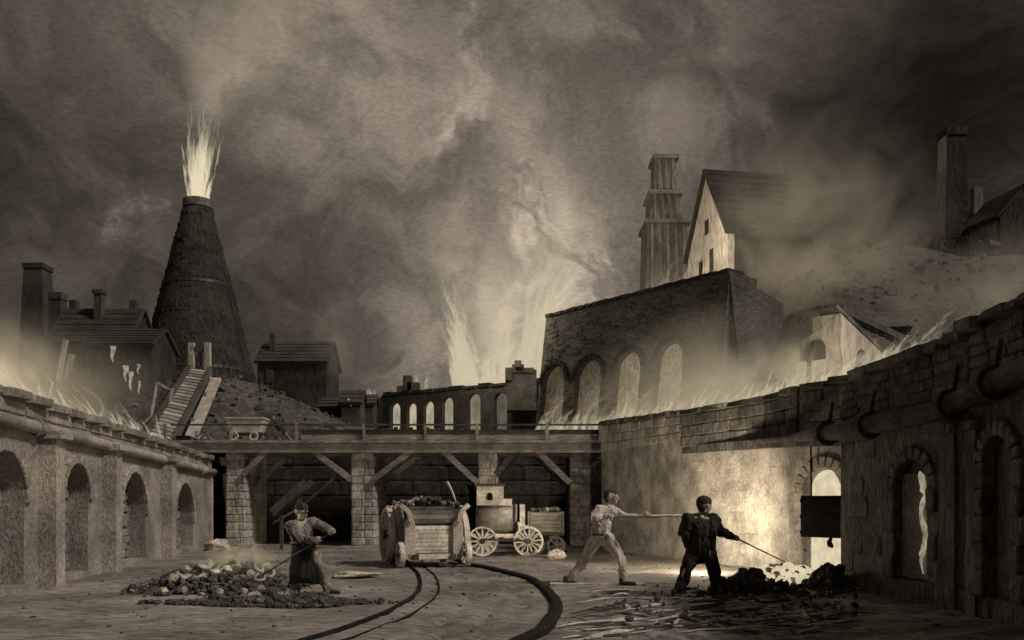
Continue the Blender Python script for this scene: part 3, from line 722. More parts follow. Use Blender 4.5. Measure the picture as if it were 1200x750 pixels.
def gable_house(name, label, x0, x1, y0, y1, zb_, ze, zr, mwall, mroof, ridge='x', wins=(), rows=6):
    """box house; ridge along x or y; real thickness roof with slate rows"""
    t_ = thing(name, label, 'building', ((x0+x1)/2, (y0+y1)/2, zb_))
    MB().box(((x0+x1)/2, (y0+y1)/2, (zb_+ze)/2), (x1-x0, y1-y0, ze-zb_)).build('wall', mwall, t_)
    if ridge == 'x':
        ym = (y0+y1)/2
        for yy in (y0+.06, y1-.36): pass
        for xx in (x0+.01, x1-.31): MB().prism([V((xx, y0, ze)), V((xx, y1, ze)), V((xx, ym, zr))], (.3, 0, 0)).build('gable', mwall, t_)
        slopes = [((y0-.2), ym, 1), ((y1+.2), ym, -1)]
        for ya, yb, sg in slopes:
            n = V((0, -(zr-ze), abs(yb-ya))).normalized() if sg == 1 else V((0, (zr-ze), abs(yb-ya))).normalized()
            MB().hexa([V((x0-.2, ya, ze-.1)), V((x1+.2, ya, ze-.1)), V((x1+.2, yb, zr)), V((x0-.2, yb, zr))]+[p+n*.18 for p in (V((x0-.2, ya, ze-.1)), V((x1+.2, ya, ze-.1)), V((x1+.2, yb, zr)), V((x0-.2, yb, zr)))]).build('roof', mroof, t_)
            if sg == 1:
                mb = MB()
                for r in range(rows):
                    t0 = r/rows; p = V((0, lerp(ya, yb, t0), lerp(ze-.1, zr, t0)))+n*.2; q = V((0, lerp(ya, yb, t0+.8/rows), lerp(ze-.1, zr, t0+.8/rows)))+n*.2
                    mb.bar(V(((x0+x1)/2, (p.y+q.y)/2, (p.z+q.z)/2))-V(((x1-x0)/2+.1, 0, 0)), V(((x0+x1)/2, (p.y+q.y)/2, (p.z+q.z)/2))+V(((x1-x0)/2+.1, 0, 0)), (q-p).length, .05, up=tuple(n))
                tag(mb.build('slate_rows', mroof, t_), kind='stuff')
    for (wx, wz, ww, wh, m) in wins:
        MB().box((wx, y0-.03, wz), (ww, .08, wh)).build('window', m, t_)
    return t_
# engine house with broken roof, far left
eh = gable_house('engine_house', 'dark pitched-roof engine house behind the left wall, a pale stack on its ridge', -32.0, -26.6, 59, 64, 4, 12.6, 15.4, M_far, M_roof, wins=[(-28.2, 11.3, .5, 1.0, M_vdark), (-30.4, 11.3, .5, 1.0, M_vdark)])
MB().box((-29.3, 60.6, 14.6), (.55, .55, 3.6)).build('chimney', M_farm, eh); MB().box((-29.3, 60.6, 16.5), (.75, .75, .25)).build('chimney_cap', M_farm, eh)
for xx in (-31.6, -27.3): MB().box((xx, 61.6, 15.7), (.5, .5, .9)).build('chimney_pot', M_farm, eh)
for (pa, pb) in (((77, 398), (69, 446)), ((84, 415), (78, 446))): MB().bar(P(*pa, 58.4), P(*pb, 58.4), .28, .28).build('raking_prop', M_farp, eh)
ln_ = gable_house('lean_shed', 'low dark shed between the engine house and the furnace, ragged fires glowing in its openings', -28.0, -23.6, 56, 60, 4, 11.9, 13.2, M_far, M_roof)
rnd = random.Random(5)
for (px, py, w_, h_) in ((131, 414, 6, 20), (146, 437, 6, 18), (152, 446, 6, 22), (161, 432, 4, 12), (162, 455, 3, 18)):
    k = .0558; mb = MB(); cx_, cz = (px-600)*k, 1.5+(590-py)*k; pts = []
    for i in range(7):
        q = i/6; ww = w_*k*.5*(1.15-q)*rnd.uniform(.7, 1.1); pts.append((q, ww))
    poly = [V((cx_-w*1+.05*math.sin(q*7), 55.9, cz+h_*k*(.5-q))) for q, w in pts]+[V((cx_+w+.05*math.sin(q*7), 55.9, cz+h_*k*(.5-q))) for q, w in reversed(pts)]
    mb.prism(poly, (0, .06, 0)); mb.build('burning_opening', M_glowd, ln_)
# stacks in the murk
def stack(name, label, x, y, zb_, zt_, wb, wt, m, caps=()):
    t_ = thing(name, label, 'chimney', (x, y, zb_))
    mb = MB(); mb.hexa([V((x-wb/2, y-wb/2, zb_)), V((x+wb/2, y-wb/2, zb_)), V((x+wb/2, y+wb/2, zb_)), V((x-wb/2, y+wb/2, zb_)), V((x-wt/2, y-wt/2, zt_)), V((x+wt/2, y-wt/2, zt_)), V((x+wt/2, y+wt/2, zt_)), V((x-wt/2, y+wt/2, zt_))]); mb.build('shaft', m, t_)
    MB().box((x, y, zt_-.25), (wt*1.14, wt*1.14, .5)).build('cap', m, t_)
    for z in caps: ww = lerp(wb, wt, (z-zb_)/(zt_-zb_)); MB().box((x, y, z), (ww+.25, ww+.25, .3)).build('band', m, t_)
    return t_
stack('factory_stack', 'faint tapering stack at the far left edge behind the engine house', -50.0, 90, 5, 26.6, 3.6, 1.9, M_farm, (18,))
stack('factory_stack', 'short square pale chimney just left of the engine house roof', -34.6, 65, 5, 17.5, 1.0, .9, M_farm, ())
# long sheds right of the cone
ls = gable_house('long_shed', 'long low shed in the murk right of the furnace cone', -20.6, -15.0, 69, 74, 5, 12.9, 14.9, M_far, M_roof, wins=[(-19.6, 13.0-1.2, .6, 1.1, M_vdark)])
MB().box((-19.7, 70.2, 14.6), (.4, .4, 1.7)).build('chimney', M_farm, ls)
for (lab, px, py0, d, w_, h_) in (('small peaked shed with a pale end board by the far fires', 411, 462, 58, 1.3, 1.3), ('low black hut at the foot of the far oven range', 428, 466, 60, 1.1, 1.0), ('squat ridge-roofed shed right of the long shed', 388, 470, 60, 1.6, 1.0)):
    p = P(px, py0, d); s_ = gable_house('peaked_shed', lab, p.x-w_/2, p.x+w_/2, d, d+2, 5, p.z-h_*.5, p.z+h_*.2, M_vdark, M_vdark, rows=3)
    if px == 411:
        MB().bar(P(408, 467, 57.9), P(412, 476, 57.9), .16, .1).build('end_board', M_farp, s_)

# incline with its portal
ic = thing('inclined_ramp', 'steep plank ramp climbing to a small timber portal behind the left wall', 'ramp', tuple(P(190, 508, 36)))
DB, DT = 36.0, 45.0
a0, a1 = P(172, 515, DB), P(204, 523, DB); b0, b1 = P(222, 436, DT), P(247, 438, DT)
mb = MB(); mb.hexa([a0, a1, b1, b0, a0+V((0, 0, .12)), a1+V((0, 0, .12)), b1+V((0, 0, .12)), b0+V((0, 0, .12))]); mb.build('ramp_bed', M_wood, ic)
for k in range(22):
    q = (k+.5)/22; l, r_ = a0.lerp(b0, q), a1.lerp(b1, q); MB().bar(l+V((.1, 0, .17)), r_+V((-.1, 0, .17)), .34, .07, up=tuple((b0-a0).cross(a1-a0).normalized())).build('ramp_plank', M_wood if k % 3 else M_pier, ic)
for l, r_ in ((a0, b0), (a1, b1)): MB().bar(l+V((0, 0, .25)), r_+V((0, 0, .25)), .16, .34).build('ramp_curb', M_woodd, ic)
MB().bar(a1+V((.35, .2, -.25)), b1+V((.22, .2, -.25)), .5, .16).build('stringer', M_pier, ic)
for k in (.35, .7):
    p = a1.lerp(b1, k); MB().box((p.x+.1, p.y+.2, p.z/2+1.5), (.16, .16, p.z-3)).build('trestle_post', M_wood, ic)
for px in (224.5, 243.5): MB().box(P(px, 423, DT), (.28, .28, 1.9)).build('portal_post', M_pier, ic)
MB().bar(P(224, 409, DT), P(244, 409, DT), .2, .22).build('portal_lintel', M_woodd, ic)
for (pa, pb) in (((230, 411), (227, 434)), ((236, 414), (236, 430))): MB().bar(P(*pa, DT+.4), P(*pb, DT+.4), .12, .14).build('portal_strut', M_woodd, ic)
MB().bar(P(228, 434, DT), P(244, 434, DT), .2, .16).build('portal_sill', M_woodd, ic)
rlx = [(250, 411), (256, 415), (262, 421), (268, 429), (271, 436)]
for i, q in enumerate(rlx): MB().bar(P(*q, DT+1), P(q[0], q[1]+17-i*1.5, DT+1), .07, .07).build('baluster', M_woodd, ic)
for i in range(len(rlx)-1): MB().bar(P(*rlx[i], DT+1), P(*rlx[i+1], DT+1), .09, .09).build('handrail', M_woodd, ic)
gp = thing('guide_poles', 'bent pale poles of a rope guide leaning left of the ramp', 'pole frame', tuple(P(178, 500, 38)))
for (pa, pb) in (((168, 497), (177, 488)), ((177, 489), (184, 448)), ((184, 448), (197, 456)), ((197, 456), (203, 456)), ((202, 456), (199, 470))): MB().bar(P(*pa, 38), P(*pb, 38), .085, .085).build('pole', M_farp, gp)
MB().bar(P(253, 434, 46), P(253, 500, 46), .10, .10).build('signal_post', M_woodd, ic)

# ================================================================== BACKGROUND, CENTRE: far oven range
fa = thing('far_oven_range', 'distant black oven range with six small glowing arches', 'ovens', (-4, 58, 4))
A0, A1 = V((-9.4, 62, 0)), V((1.7, 55, 0))
ff = Face(A0, A1, 3.5, 9.35, 9.45)
def u_of(px, f):
    k = (px-600)/F; p, t_ = f.p0, f.T
    return (k*p.y - p.x)/(t_.x - k*t_.y)
fops = []
for (a, b, yt) in ((457, 469, 472), (476.5, 488, 472), (496, 508.5, 470), (518, 531, 465.5), (548, 563, 461), (579, 594, 460)):
    ua, ub = u_of(a, ff), u_of(b, ff); d = ff.pt((ua+ub)/2, 0).y; fops.append(((ua+ub)/2, ub-ua, 5.0, 1.5+(590-yt)*d/F))
mb = MB(); wall_face(mb, ff, 1.2, fops); mb.build('wall', M_vdark, fa)
gms = []
for lv in (.40, .44, .40, .32, .22, .12):
    m = bpy.data.materials.new('oven_light'); m.use_nodes = True; t = NT(m.node_tree); o_ = t.n('ShaderNodeOutputMaterial'); e_ = t.n('ShaderNodeEmission'); g_ = t.n('ShaderNodeNewGeometry')
    e_.inputs['Color'].default_value = (1, .87, .62, 1); t.l(t.ramp(t.noise(t.vscale(g_.outputs['Position'], (1, 1, .5)), 1.6, 5, .7), ((.3, .7), (lv*.55, lv*1.25))), e_.inputs['Strength']); t.l(e_.outputs[0], o_.inputs['Surface']); gms.append(m)
for op, m in zip(fops, gms): infill(ff, op, .35, m, fa, 'glowing_arch')
courses(ff, 0, ff.L, 9.25, lambda u: 9.55+.05*math.sin(u*3), 'far', fa, ch=.3, bl=1.0, proud=.1, dep=1.3, name='coping_stone')
mb = MB(); mb.prism([A0+V((0, 0, 3.5)), A0+V((0, 0, 9.4)), V((-10.7, 62, 8.0)), V((-11.6, 62, 6.2)), V((-11.8, 62, 3.5))], (0, 1.5, 0)); mb.build('ramped_end', M_vdark, fa)
for (px, py, w_, h_) in ((478, 450, 10, 18), (485, 455, 14, 12), (470, 457, 8, 8)):
    p = P(px, py, 62.5); MB().box(p, (w_*.062, 1.0, h_*.062)).build('rubble_block', M_vdark, fa)
cb = thing('chimney_block', 'black stepped chimney block between the far arches and the tall oven bank', 'building', tuple(P(610, 470, 54)))
for (a, b, y0, y1) in ((594, 629, 432, 480), (600, 614, 426, 436), (592, 600, 430, 445), (614, 626, 430, 436), (603, 611, 422, 430)):
    p0, p1 = P(a, y1, 53.5), P(b, y0, 53.5); MB().box(((p0.x+p1.x)/2, 54.3+(a % 7)*.05, (p0.z+p1.z)/2), (p1.x-p0.x, 1.6, p1.z-p0.z)).build('masonry_block', M_vdark, cb)

# ---- tall battered oven bank
bb = thing('oven_bank', 'huge dark battered oven bank with four leaning pale arches', 'ovens', (6, 45, 3))
B0, B1 = V((2.0, 50, 0)), V((10.2, 40, 0))
fb = Face(B0, B1, 3.5, 12.4, 12.38, batter=1.15)
bops = []
for (a, b, yt) in ((643, 670, 424), (682, 713, 417), (729, 759, 407), (777, 809, 396)):
    ua, ub = u_of(a+2, fb), u_of(b+2, fb); ua -= .15; ub -= .15; d = fb.pt((ua+ub)/2, 0).y; bops.append(((ua+ub)/2, ub-ua, 4.2, 1.5+(590-yt)*(d-.4)/F))
mb = MB(); wall_face(mb, fb, 2.2, bops); mb.build('wall', M_big, bb)
for op in bops:
    mb = MB(); n__ = 8
    uc, wd, zb1, zt1 = op
    us = [uc - wd/2*math.cos(math.pi*k/12) for k in range(13)]
    poly = [fb.pt(us[0], zb1, .38), fb.pt(us[-1], zb1, .38)] + [fb.pt(u, archz(u, op)+.02, .38) for u in reversed(us)]
    mb.prism(poly, -fb.N*.2); mb.build('arch_infill', M_arch, bb)
    voussoirs(fb, op, bb, 'far', ring=.3, n=9, proud=.05, jambs=False)
fsd = Face(B1, (14.2, 44.8), 3.5, 12.36, 12.0, batter=1.0); mb = MB(); wall_face(mb, fsd, 1.5); mb.build('end_wall', M_big, bb)
rnd = random.Random(8); cnt = 0
def notop(a, b, z): return all(not (a < o[0]+o[1]/2+.35 and b > o[0]-o[1]/2-.35 and z < o[3]+.35) for o in bops)
mb = MB()
for r in range(30):
    z = 4.4+.26*r; u = rnd.uniform(0, .4)
    while u < fb.L-.3:
        l = rnd.uniform(.35, .7)
        if rnd.random() < .5 and notop(u, u+l, z): mb.box(fb.pt(u+l/2, z, .0), (l, .07, .18), rz=fb.rz)
        u += l+.05
tag(mb.build('face_bricks', M_big, bb), kind='stuff')
u = 0
while u < fb.L:
    l = rnd.uniform(.5, .9); e = min(u+l, fb.L); inst('coping_stone', random.choice(STN['far']), bb, fb.pt((u+e)/2, fb.zt(u)+.06, .5), (e-u-.02, 1.3, .22), (0, rnd.uniform(-.03, .03), fb.rz)); u = e

# ================================================================== BACKGROUND, RIGHT
tw = thing('stepped_tower', 'pale stepped furnace tower of three stages with smoke above', 'tower', (11, 61, 9))
for i, (a, b, yt, yb, dp) in enumerate(((757, 810, 258, 380, 3.2), (763, 801, 222, 258, 2.6), (769, 797, 178, 222, 2.0))):
    d = 60; p0, p1 = P(a, yb, d), P(b, yt, d); cxx = (p0.x+p1.x)/2
    w0 = (p1.x-p0.x); mb = MB(); wt_ = w0*.9
    yy = 61.8; 
    mb.hexa([V((cxx-w0/2, yy-dp/2, p0.z)), V((cxx+w0/2, yy-dp/2, p0.z)), V((cxx+w0/2, yy+dp/2, p0.z)), V((cxx-w0/2, yy+dp/2, p0.z)), V((cxx-wt_/2, yy-dp/2*.9, p1.z)), V((cxx+wt_/2, yy-dp/2*.9, p1.z)), V((cxx+wt_/2, yy+dp/2*.9, p1.z)), V((cxx-wt_/2, yy+dp/2*.9, p1.z))]); mb.build('stage', M_tower, tw)
    MB().box((cxx, yy, p1.z+.02), (wt_+.35, dp+.2, .28)).build('stage_cornice', M_tower, tw)
    k = 0; n_b = int(w0/.55)
    for k in range(n_b): MB().box((cxx-w0*.44+w0*.88*(k+.5)/n_b, yy-dp/2*.98, (max(p0.z, 15)+p1.z)/2), (.12, .14, (p1.z-max(p0.z, 15))*.92)).build('buttress_strip', M_tower, tw)
gh = thing('gabled_house', 'tall gabled house on the hill, its pale end wall lit by flames', 'house', (13, 53, 10))
ga, gb_ = V((11.55, 56, 0)), V((12.65, 50, 0)); dirh = V((6, 1.05, 0)).normalized(); Lh = 5.4
zeh = 17.4; zrh = 22.0; zbh = 9.0; gm_ = (ga+gb_)/2
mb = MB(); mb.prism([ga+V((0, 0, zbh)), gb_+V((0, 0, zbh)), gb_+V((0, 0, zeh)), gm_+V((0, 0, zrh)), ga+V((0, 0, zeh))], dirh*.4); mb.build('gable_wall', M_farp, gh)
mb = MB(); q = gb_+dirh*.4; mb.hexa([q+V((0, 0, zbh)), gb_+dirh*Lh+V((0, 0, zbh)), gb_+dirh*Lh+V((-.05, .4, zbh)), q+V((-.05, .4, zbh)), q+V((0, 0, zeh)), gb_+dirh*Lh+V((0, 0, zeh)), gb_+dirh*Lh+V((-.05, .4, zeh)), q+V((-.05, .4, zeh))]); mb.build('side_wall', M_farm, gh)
for e_ in (gb_, ga):
    o1 = (e_-gm_)*.06; a = e_+o1-dirh*.25+V((0, 0, zeh-.15)); b = gm_-dirh*.25+V((0, 0, zrh+.05)); up = V((0, 0, .22))
    mb = MB(); mb.hexa([a, a+dirh*(Lh+.3), b+dirh*(Lh+.3), b, a+up, a+dirh*(Lh+.3)+up, b+dirh*(Lh+.3)+up, b+up]); mb.build('roof', M_roof, gh)
    if e_ is gb_:
        for r in range(9):
            q0 = a.lerp(b, (r+.1)/9)+up*1.1; q1 = a.lerp(b, (r+.85)/9)+up*1.1; mb = MB(); e2 = dirh*(Lh+.32)
            mb.hexa([q0, q0+e2, q1+e2, q1, q0+up*.35, q0+e2+up*.35, q1+e2+up*.15, q1+up*.15]); mb.build('slate_course', M_roof, gh)
for (q, z, h_) in ((.35, 15.3, 1.5), (.62, 15.6, 1.5), (.5, 18.2, .9)):
    p = ga.lerp(gb_, q)-dirh*.03; w2 = (gb_-ga).normalized()*.28
    MB().hexa([p-w2+V((0, 0, z)), p+w2+V((0, 0, z)), p+w2+dirh*.08+V((0, 0, z)), p-w2+dirh*.08+V((0, 0, z)), p-w2+V((0, 0, z+h_)), p+w2+V((0, 0, z+h_)), p+w2+dirh*.08+V((0, 0, z+h_)), p-w2+dirh*.08+V((0, 0, z+h_))]).build('window', M_far, gh)
# tall chimney, hut and house on the hill
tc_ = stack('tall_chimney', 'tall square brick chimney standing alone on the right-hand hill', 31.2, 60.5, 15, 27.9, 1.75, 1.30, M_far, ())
MB().hexa([V((30.26, 59.7, 15)), V((30.34, 59.7, 15)), V((30.34, 61.3, 15)), V((30.26, 61.3, 15)), V((30.50, 59.9, 27.4)), V((30.58, 59.9, 27.4)), V((30.58, 61.1, 27.4)), V((30.50, 61.1, 27.4))]).build('painted_lit_side', M_farp, tc_)  # pale slab: the lit side of the shaft put into colour
ht_ = gable_house('hill_hut', 'tiny pale hut on the hill crest left of the tall chimney', 27.8, 29.0, 60, 61.4, 15.5, 19.0, 19.5, M_farp, M_farm, rows=2)
rh = thing('hill_house', 'house at the right edge of the hill with sloping roof and small stack', 'house', (36, 58, 15))
cx0, cx1, cx2 = 30.6, 32.9, 36.4
zE, zA = 20.8, 22.9
MB().prism([V((cx1, 57.5, 15)), V((cx2, 57.5, 15)), V((cx2, 57.5, zE)), V(((cx1+cx2)/2, 57.5, zA)), V((cx1, 57.5, zE))], (0, .4, 0)).build('gable_wall', M_far, rh)
MB().hexa([V((cx0, 63.0, 15)), V((cx1, 57.9, 15)), V((cx1+.4, 57.9, 15)), V((cx0+.4, 63.0, 15)), V((cx0, 63.0, zE-.4)), V((cx1, 57.9, zE)), V((cx1+.4, 57.9, zE)), V((cx0+.4, 63.0, zE-.4))]).build('side_wall', M_tower, rh)
am = V(((cx1+cx2)/2, 57.4, zA)); bmn = V(((cx0+cx2)/2-.6, 63.0, zA-.5))
MB().hexa([V((cx1-.2, 57.4, zE-.1)), am, bmn, V((cx0-.2, 63.0, zE-.5)), V((cx1-.2, 57.4, zE+.15)), am+V((0, 0, .25)), bmn+V((0, 0, .25)), V((cx0-.2, 63.0, zE-.25))]).build('roof', M_roof, rh)
MB().hexa([V((cx2+.2, 57.4, zE-.1)), am, bmn, V((cx2+.2, 63.0, zE-.5)), V((cx2+.2, 57.4, zE+.15)), am+V((0, 0, .25)), bmn+V((0, 0, .25)), V((cx2+.2, 63.0, zE-.25))]).build('roof', M_roof, rh)
MB().box(P(1144, 240, 61), (.65, .6, 2.4)).build('chimney', M_tower, rh)
MB().tube([am, am+V((0, 0, .8))], [.14, .04], 6).build('finial', M_tower, rh)

# ---- small sloping arcade on the hillside with tub on its incline
sa = thing('hillside_ovens', 'pale sloping arcade of small dark arches on the hillside', 'ovens', (12, 27, 4))
fsA = Face((9.24, 24), (15.4, 31.2), 3.4, 6.85, 5.2)
sops = []
for (a, b, yt) in ((968, 988, 397), (1002, 1019, 409), (1029, 1044, 418), (1053, 1065, 427)):
    ua, ub = u_of(a, fsA), u_of(b, fsA); d = fsA.pt((ua+ub)/2, 0).y; sops.append(((ua+ub)/2, ub-ua, 4.3, 1.5+(590-yt)*d/F))
mb = MB(); wall_face(mb, fsA, .8, sops); mb.build('wall', M_farp, sa)
for op in sops: infill(fsA, op, .4, M_far, sa, 'arch_recess')
mb = MB(); p = fsA.pt(0, 0); mb.prism([p+V((0, 0, 3.4)), p+V((0, 0, 6.85)), V((8.35, 24.6, 6.15)), V((8.3, 24.6, 3.4))], (.2, .7, 0)); mb.build('end_wall', M_farp, sa)
mb = MB(); a = fsA.pt(0, fsA.zt0+.12, .3); b = fsA.pt(fsA.L, fsA.zt1+.12, .3); mb.bar(a+(a-b).normalized()*.3+V((0, 0, .0)), b, .6, .12); mb.build('sloping_cap', M_dark, sa)
a = P(985, 362, 26.5); b = P(1100, 417, 33); inn = thing('incline_track', 'dark timber incline sloping down behind the hillside arcade', 'ramp', tuple(b))
MB().bar(a, b, .16, .22).build('incline_rail', M_woodd, inn); MB().bar(a+V((.3, .9, .1)), b+V((.3, .9, .1)), .16, .22).build('incline_rail', M_woodd, inn)
for k in range(12): q = a.lerp(b, (k+.5)/12); MB().bar(q+V((-.1, -.1, -.1)), q+V((.4, 1.0, 0)), .18, .1).build('sleeper', M_woodd, inn)

def tub(label, loc, rz, sc, cat='wagon', load=True, group=None, mt=None):
    """small flared coal tub with spoked wheels; x along its length"""
    t_ = thing('coal_tub', label, cat, loc, rz, group=group); mt = mt or M_woodp; s = sc
    L2, L1, W2, W1, z0, z1 = .70*s, .52*s, .42*s, .32*s, .30*s, .82*s
    c = [V((-L1, -W1, z0)), V((L1, -W1, z0)), V((L1, W1, z0)), V((-L1, W1, z0))]; d = [V((-L2, -W2, z1)), V((L2, -W2, z1)), V((L2, W2, z1)), V((-L2, W2, z1))]
    MB().hexa(c+[p+V((0, 0, .03*s)) for p in c]).build('floor', mt, t_, local=True)
    for i in range(4):
        j = (i+1) % 4
        for k in range(3):
            p0, p1, p2, p3 = c[i].lerp(d[i], k/3), c[j].lerp(d[j], k/3), c[j].lerp(d[j], (k+.94)/3), c[i].lerp(d[i], (k+.94)/3)
            n = (p1-p0).cross(p3-p0).normalized()*.04*s; MB().hexa([p0, p1, p1-n, p0-n, p3, p2, p2-n, p3-n]).build('side_plank', mt, t_, local=True)
        MB().bar(d[i], d[j], .05*s, .05*s).build('top_rail', mt, t_, local=True)
    for x_ in (-.36*s, .36*s):
        for y_ in (-.36*s, .36*s):
            w_ = MB(); w_.tube([V((x_, y_-.025*s, .16*s)), V((x_, y_+.025*s, .16*s))], .05*s, 8)
            ri = MB(); ri_pts = [V((x_+math.cos(a)*.145*s, y_, .16*s+math.sin(a)*.145*s)) for a in [2*math.pi*k/16 for k in range(17)]]; ri.tube(ri_pts, .022*s, 6)
            wo = ri.build('wheel', M_ironp, t_, local=True); w_.build('hub', M_iron, wo, local=True)
            sp2 = MB()
            for k in range(6): an = math.pi*k/3; sp2.bar(V((x_, y_, .16*s)), V((x_+math.cos(an)*.14*s, y_, .16*s+math.sin(an)*.14*s)), .02*s, .02*s)
            sp2.build('spokes', M_ironp, wo, local=True)
    MB().box((0, -.2*s, .27*s), (1.3*s, .08*s, .08*s)).build('sole_bar', M_woodd, t_, local=True); MB().box((0, .2*s, .27*s), (1.3*s, .08*s, .08*s)).build('sole_bar', M_woodd, t_, local=True)
    if load:
        for k in range(26):
            o = inst('coke_lump', random.choice(LMP['coke']), t_, V(t_.location)+V((random.uniform(-.55, .55)*s, random.uniform(-.3, .3)*s, (z1/s-.02+random.uniform(-.05, .10))*s)), [random.uniform(.1, .2)*s]*3, (random.random()*6, random.random()*6, 0))
    return t_
tub('small pale coal tub on the viaduct deck, pushed by a boy', (-9.75, 31.4, 3.79), 0, 1.0, load=False)
tp = P(1052, 401, 31); tub('tiny loaded tub on the hillside incline above the arcade', (tp.x, tp.y, tp.z), R(-8), .62, load=True, mt=M_farm)
# coke heaped on the deck
dh = thing('deck_rubble', 'low heap of loose coke on the viaduct deck left of the tub', 'coke heap', (-11.4, 31, 3.72))
for k in range(90):
    q = random.uniform(-1, 1); h = .26*(1-abs(q))**.7
    inst('coke_lump', random.choice(LMP['coke' if random.random() < .6 else 'ash']), dh, (-11.75+q*1.1, 31+random.uniform(-.5, .5), 3.74+random.uniform(0, h)), [random.uniform(.07, .16)]*3, (random.random()*6, random.random()*6, 0))

# ================================================================== COKE WAGON, FRONT
def spoked_wheel(parent, c, r, axis, nsp, m, rimw=.07, depth=.09, name='wheel', sw=.05):
    """rim, hub and spokes; axis is a unit vector (local space of the parent)"""
    ax = V(axis).normalized(); u_ = ax.orthogonal().normalized(); v_ = ax.cross(u_)
    mb = MB(); N = 32
    for k in range(N):
        a0, a1 = 2*math.pi*k/N, 2*math.pi*(k+1)/N
        def q(a, rr, o): return V(c)+(u_*math.cos(a)+v_*math.sin(a))*rr+ax*o
        for (ra, oa, rb, ob) in ((r, -depth/2, r, depth/2), (r, depth/2, r-rimw, depth/2), (r-rimw, depth/2, r-rimw, -depth/2), (r-rimw, -depth/2, r, -depth/2)):
            mb.quad(q(a0, ra, oa), q(a1, ra, oa), q(a1, rb, ob), q(a0, rb, ob))
    wh = mb.build(name, m, parent, local=True)
    MB().cyl(V(c)-ax*depth*.8, V(c)+ax*depth*.8, r*.19, n=14).build('hub', M_iron, wh, local=True)
    for k in range(nsp):
        an = 2*math.pi*(k+.5)/nsp; dd = u_*math.cos(an)+v_*math.sin(an)
        MB().bar(V(c)+dd*r*.15, V(c)+dd*(r-rimw*.7), sw, depth*.5, up=tuple(ax)).build('spoke', m, wh, local=True)
    return wh
wg = thing('coke_wagon', 'pale plank-fronted coke wagon heaped with coke, its brake lever raised, on the curved rails', 'wagon', (-2.16, 21.0, 0), R(20))
for k in range(7):
    z = .34+.098*k; MB().box((0, -.86, z), (1.06, .05, .088)).build('end_plank', M_ironp, wg, local=True)
for k in range(3):
    z0 = 1.04+.10*k; MB().hexa([V((-.62, -.88-.04*k, z0)), V((.62, -.88-.04*k, z0)), V((.62, -.83-.04*k, z0)), V((-.62, -.83-.04*k, z0)), V((-.66, -.92-.04*k, z0+.092)), V((.66, -.92-.04*k, z0+.092)), V((.66, -.87-.04*k, z0+.092)), V((-.66, -.87-.04*k, z0+.092))]).build('top_board', M_woodp if k == 1 else M_wood, wg, local=True)
for sx in (-1, 1):
    x = sx*.58
    # rounded cheek posts
    poly = [V((x-.12, -.98, .20)), V((x+.12, -.98, .20)), V((x+.12, -.98, 1.0)), V((x+.08, -.98, 1.12)), V((x, -.98, 1.16)), V((x-.08, -.98, 1.12)), V((x-.12, -.98, 1.0))]
    MB().prism(poly, (0, .14, 0)).build('end_post', M_woodp, wg, local=True)
    pts = spline([(x, -1.02, 1.08), (x+sx*.03, -1.02, 1.25), (x+sx*.11, -1.02, 1.36), (x+sx*.24, -1.0, 1.46)], 5)
    mb = MB()
    for i in range(len(pts)-1): mb.bar(pts[i], pts[i+1]+(pts[i+1]-pts[i])*.2, .10, .13, up=(0, 1, 0))
    mb.build('flared_horn', M_woodp, wg, local=True)
    for k in range(6):
        z0 = .42+.17*k; o0, o1 = .60+.03*k, .60+.03*(k+1); MB().hexa([V((sx*o0, -.84, z0)), V((sx*(o0-.05), -.84, z0)), V((sx*(o0-.05), .84, z0)), V((sx*o0, .84, z0)), V((sx*o1, -.84, z0+.155)), V((sx*(o1-.05), -.84, z0+.155)), V((sx*(o1-.05), .84, z0+.155)), V((sx*o1, .84, z0+.155))]).build('side_plank', M_wood, wg, local=True)
    for y in (-.45, 0, .45): MB().bar(V((sx*.62, y, .3)), V((sx*.82, y, 1.45)), .08, .05, up=(0, 1, 0)).build('side_rib', M_woodp, wg, local=True)
    spoked_wheel(wg, (sx*.92, .02, .74), .66, (1, 0, .03*sx), 10, M_woodp, rimw=.09, depth=.13)
    spoked_wheel(wg, (sx*.80, -.92, .30), .30, (1, 0, 0), 6, M_ironp, rimw=.07, depth=.12)
    spoked_wheel(wg, (sx*.66, .70, .27), .27, (1, 0, 0), 6, M_iron, rimw=.06, depth=.10)
    MB().box((sx*.45, 0, .24), (.12, 2.1, .14)).build('sole_bar', M_woodd, wg, local=True)
MB().box((0, -.93, .25), (1.3, .10, .12)).build('buffer_beam', M_ironp, wg, local=True)
MB().cyl(V((-.9, -.92, .3)), V((.9, -.92, .3)), .04, n=8).build('axle', M_iron, wg, local=True)
MB().cyl(V((-.9, .02, .74)), V((.9, .02, .74)), .05, n=8).build('axle', M_iron, wg, local=True)
MB().box((0, .84, .86), (1.2, .06, 1.1)).build('rear_panel', M_wood, wg, local=True)
MB().box((0, 0, .40), (1.2, 1.7, .06)).build('floor', M_wood, wg, local=True)
pts = spline([(.66, -.55, 1.25), (.62, -.6, 1.55), (.50, -.62, 1.85), (.40, -.62, 2.02)], 6)
mb = MB(); mb.tube(pts, [.035+.045*i/len(pts) for i in range(len(pts))], 8, sq=.5); mb.build('brake_lever', M_woodp, wg, local=True, smooth=True)
bz = MB().box((0, 0, 1.18), (1.25, 1.62, .5)); bz.build('load_core', M_coke, wg, local=True)
mw = Matrix.Translation(wg.location) @ Matrix.Rotation(R(20), 4, 'Z')
def local_inst(name, mesh, parent, p, sz, rot):
    o = bpy.data.objects.new(name, mesh); COL.objects.link(o); o.parent = parent; o.location = p; o.scale = sz; o.rotation_euler = rot; return o
rnd = random.Random(12)
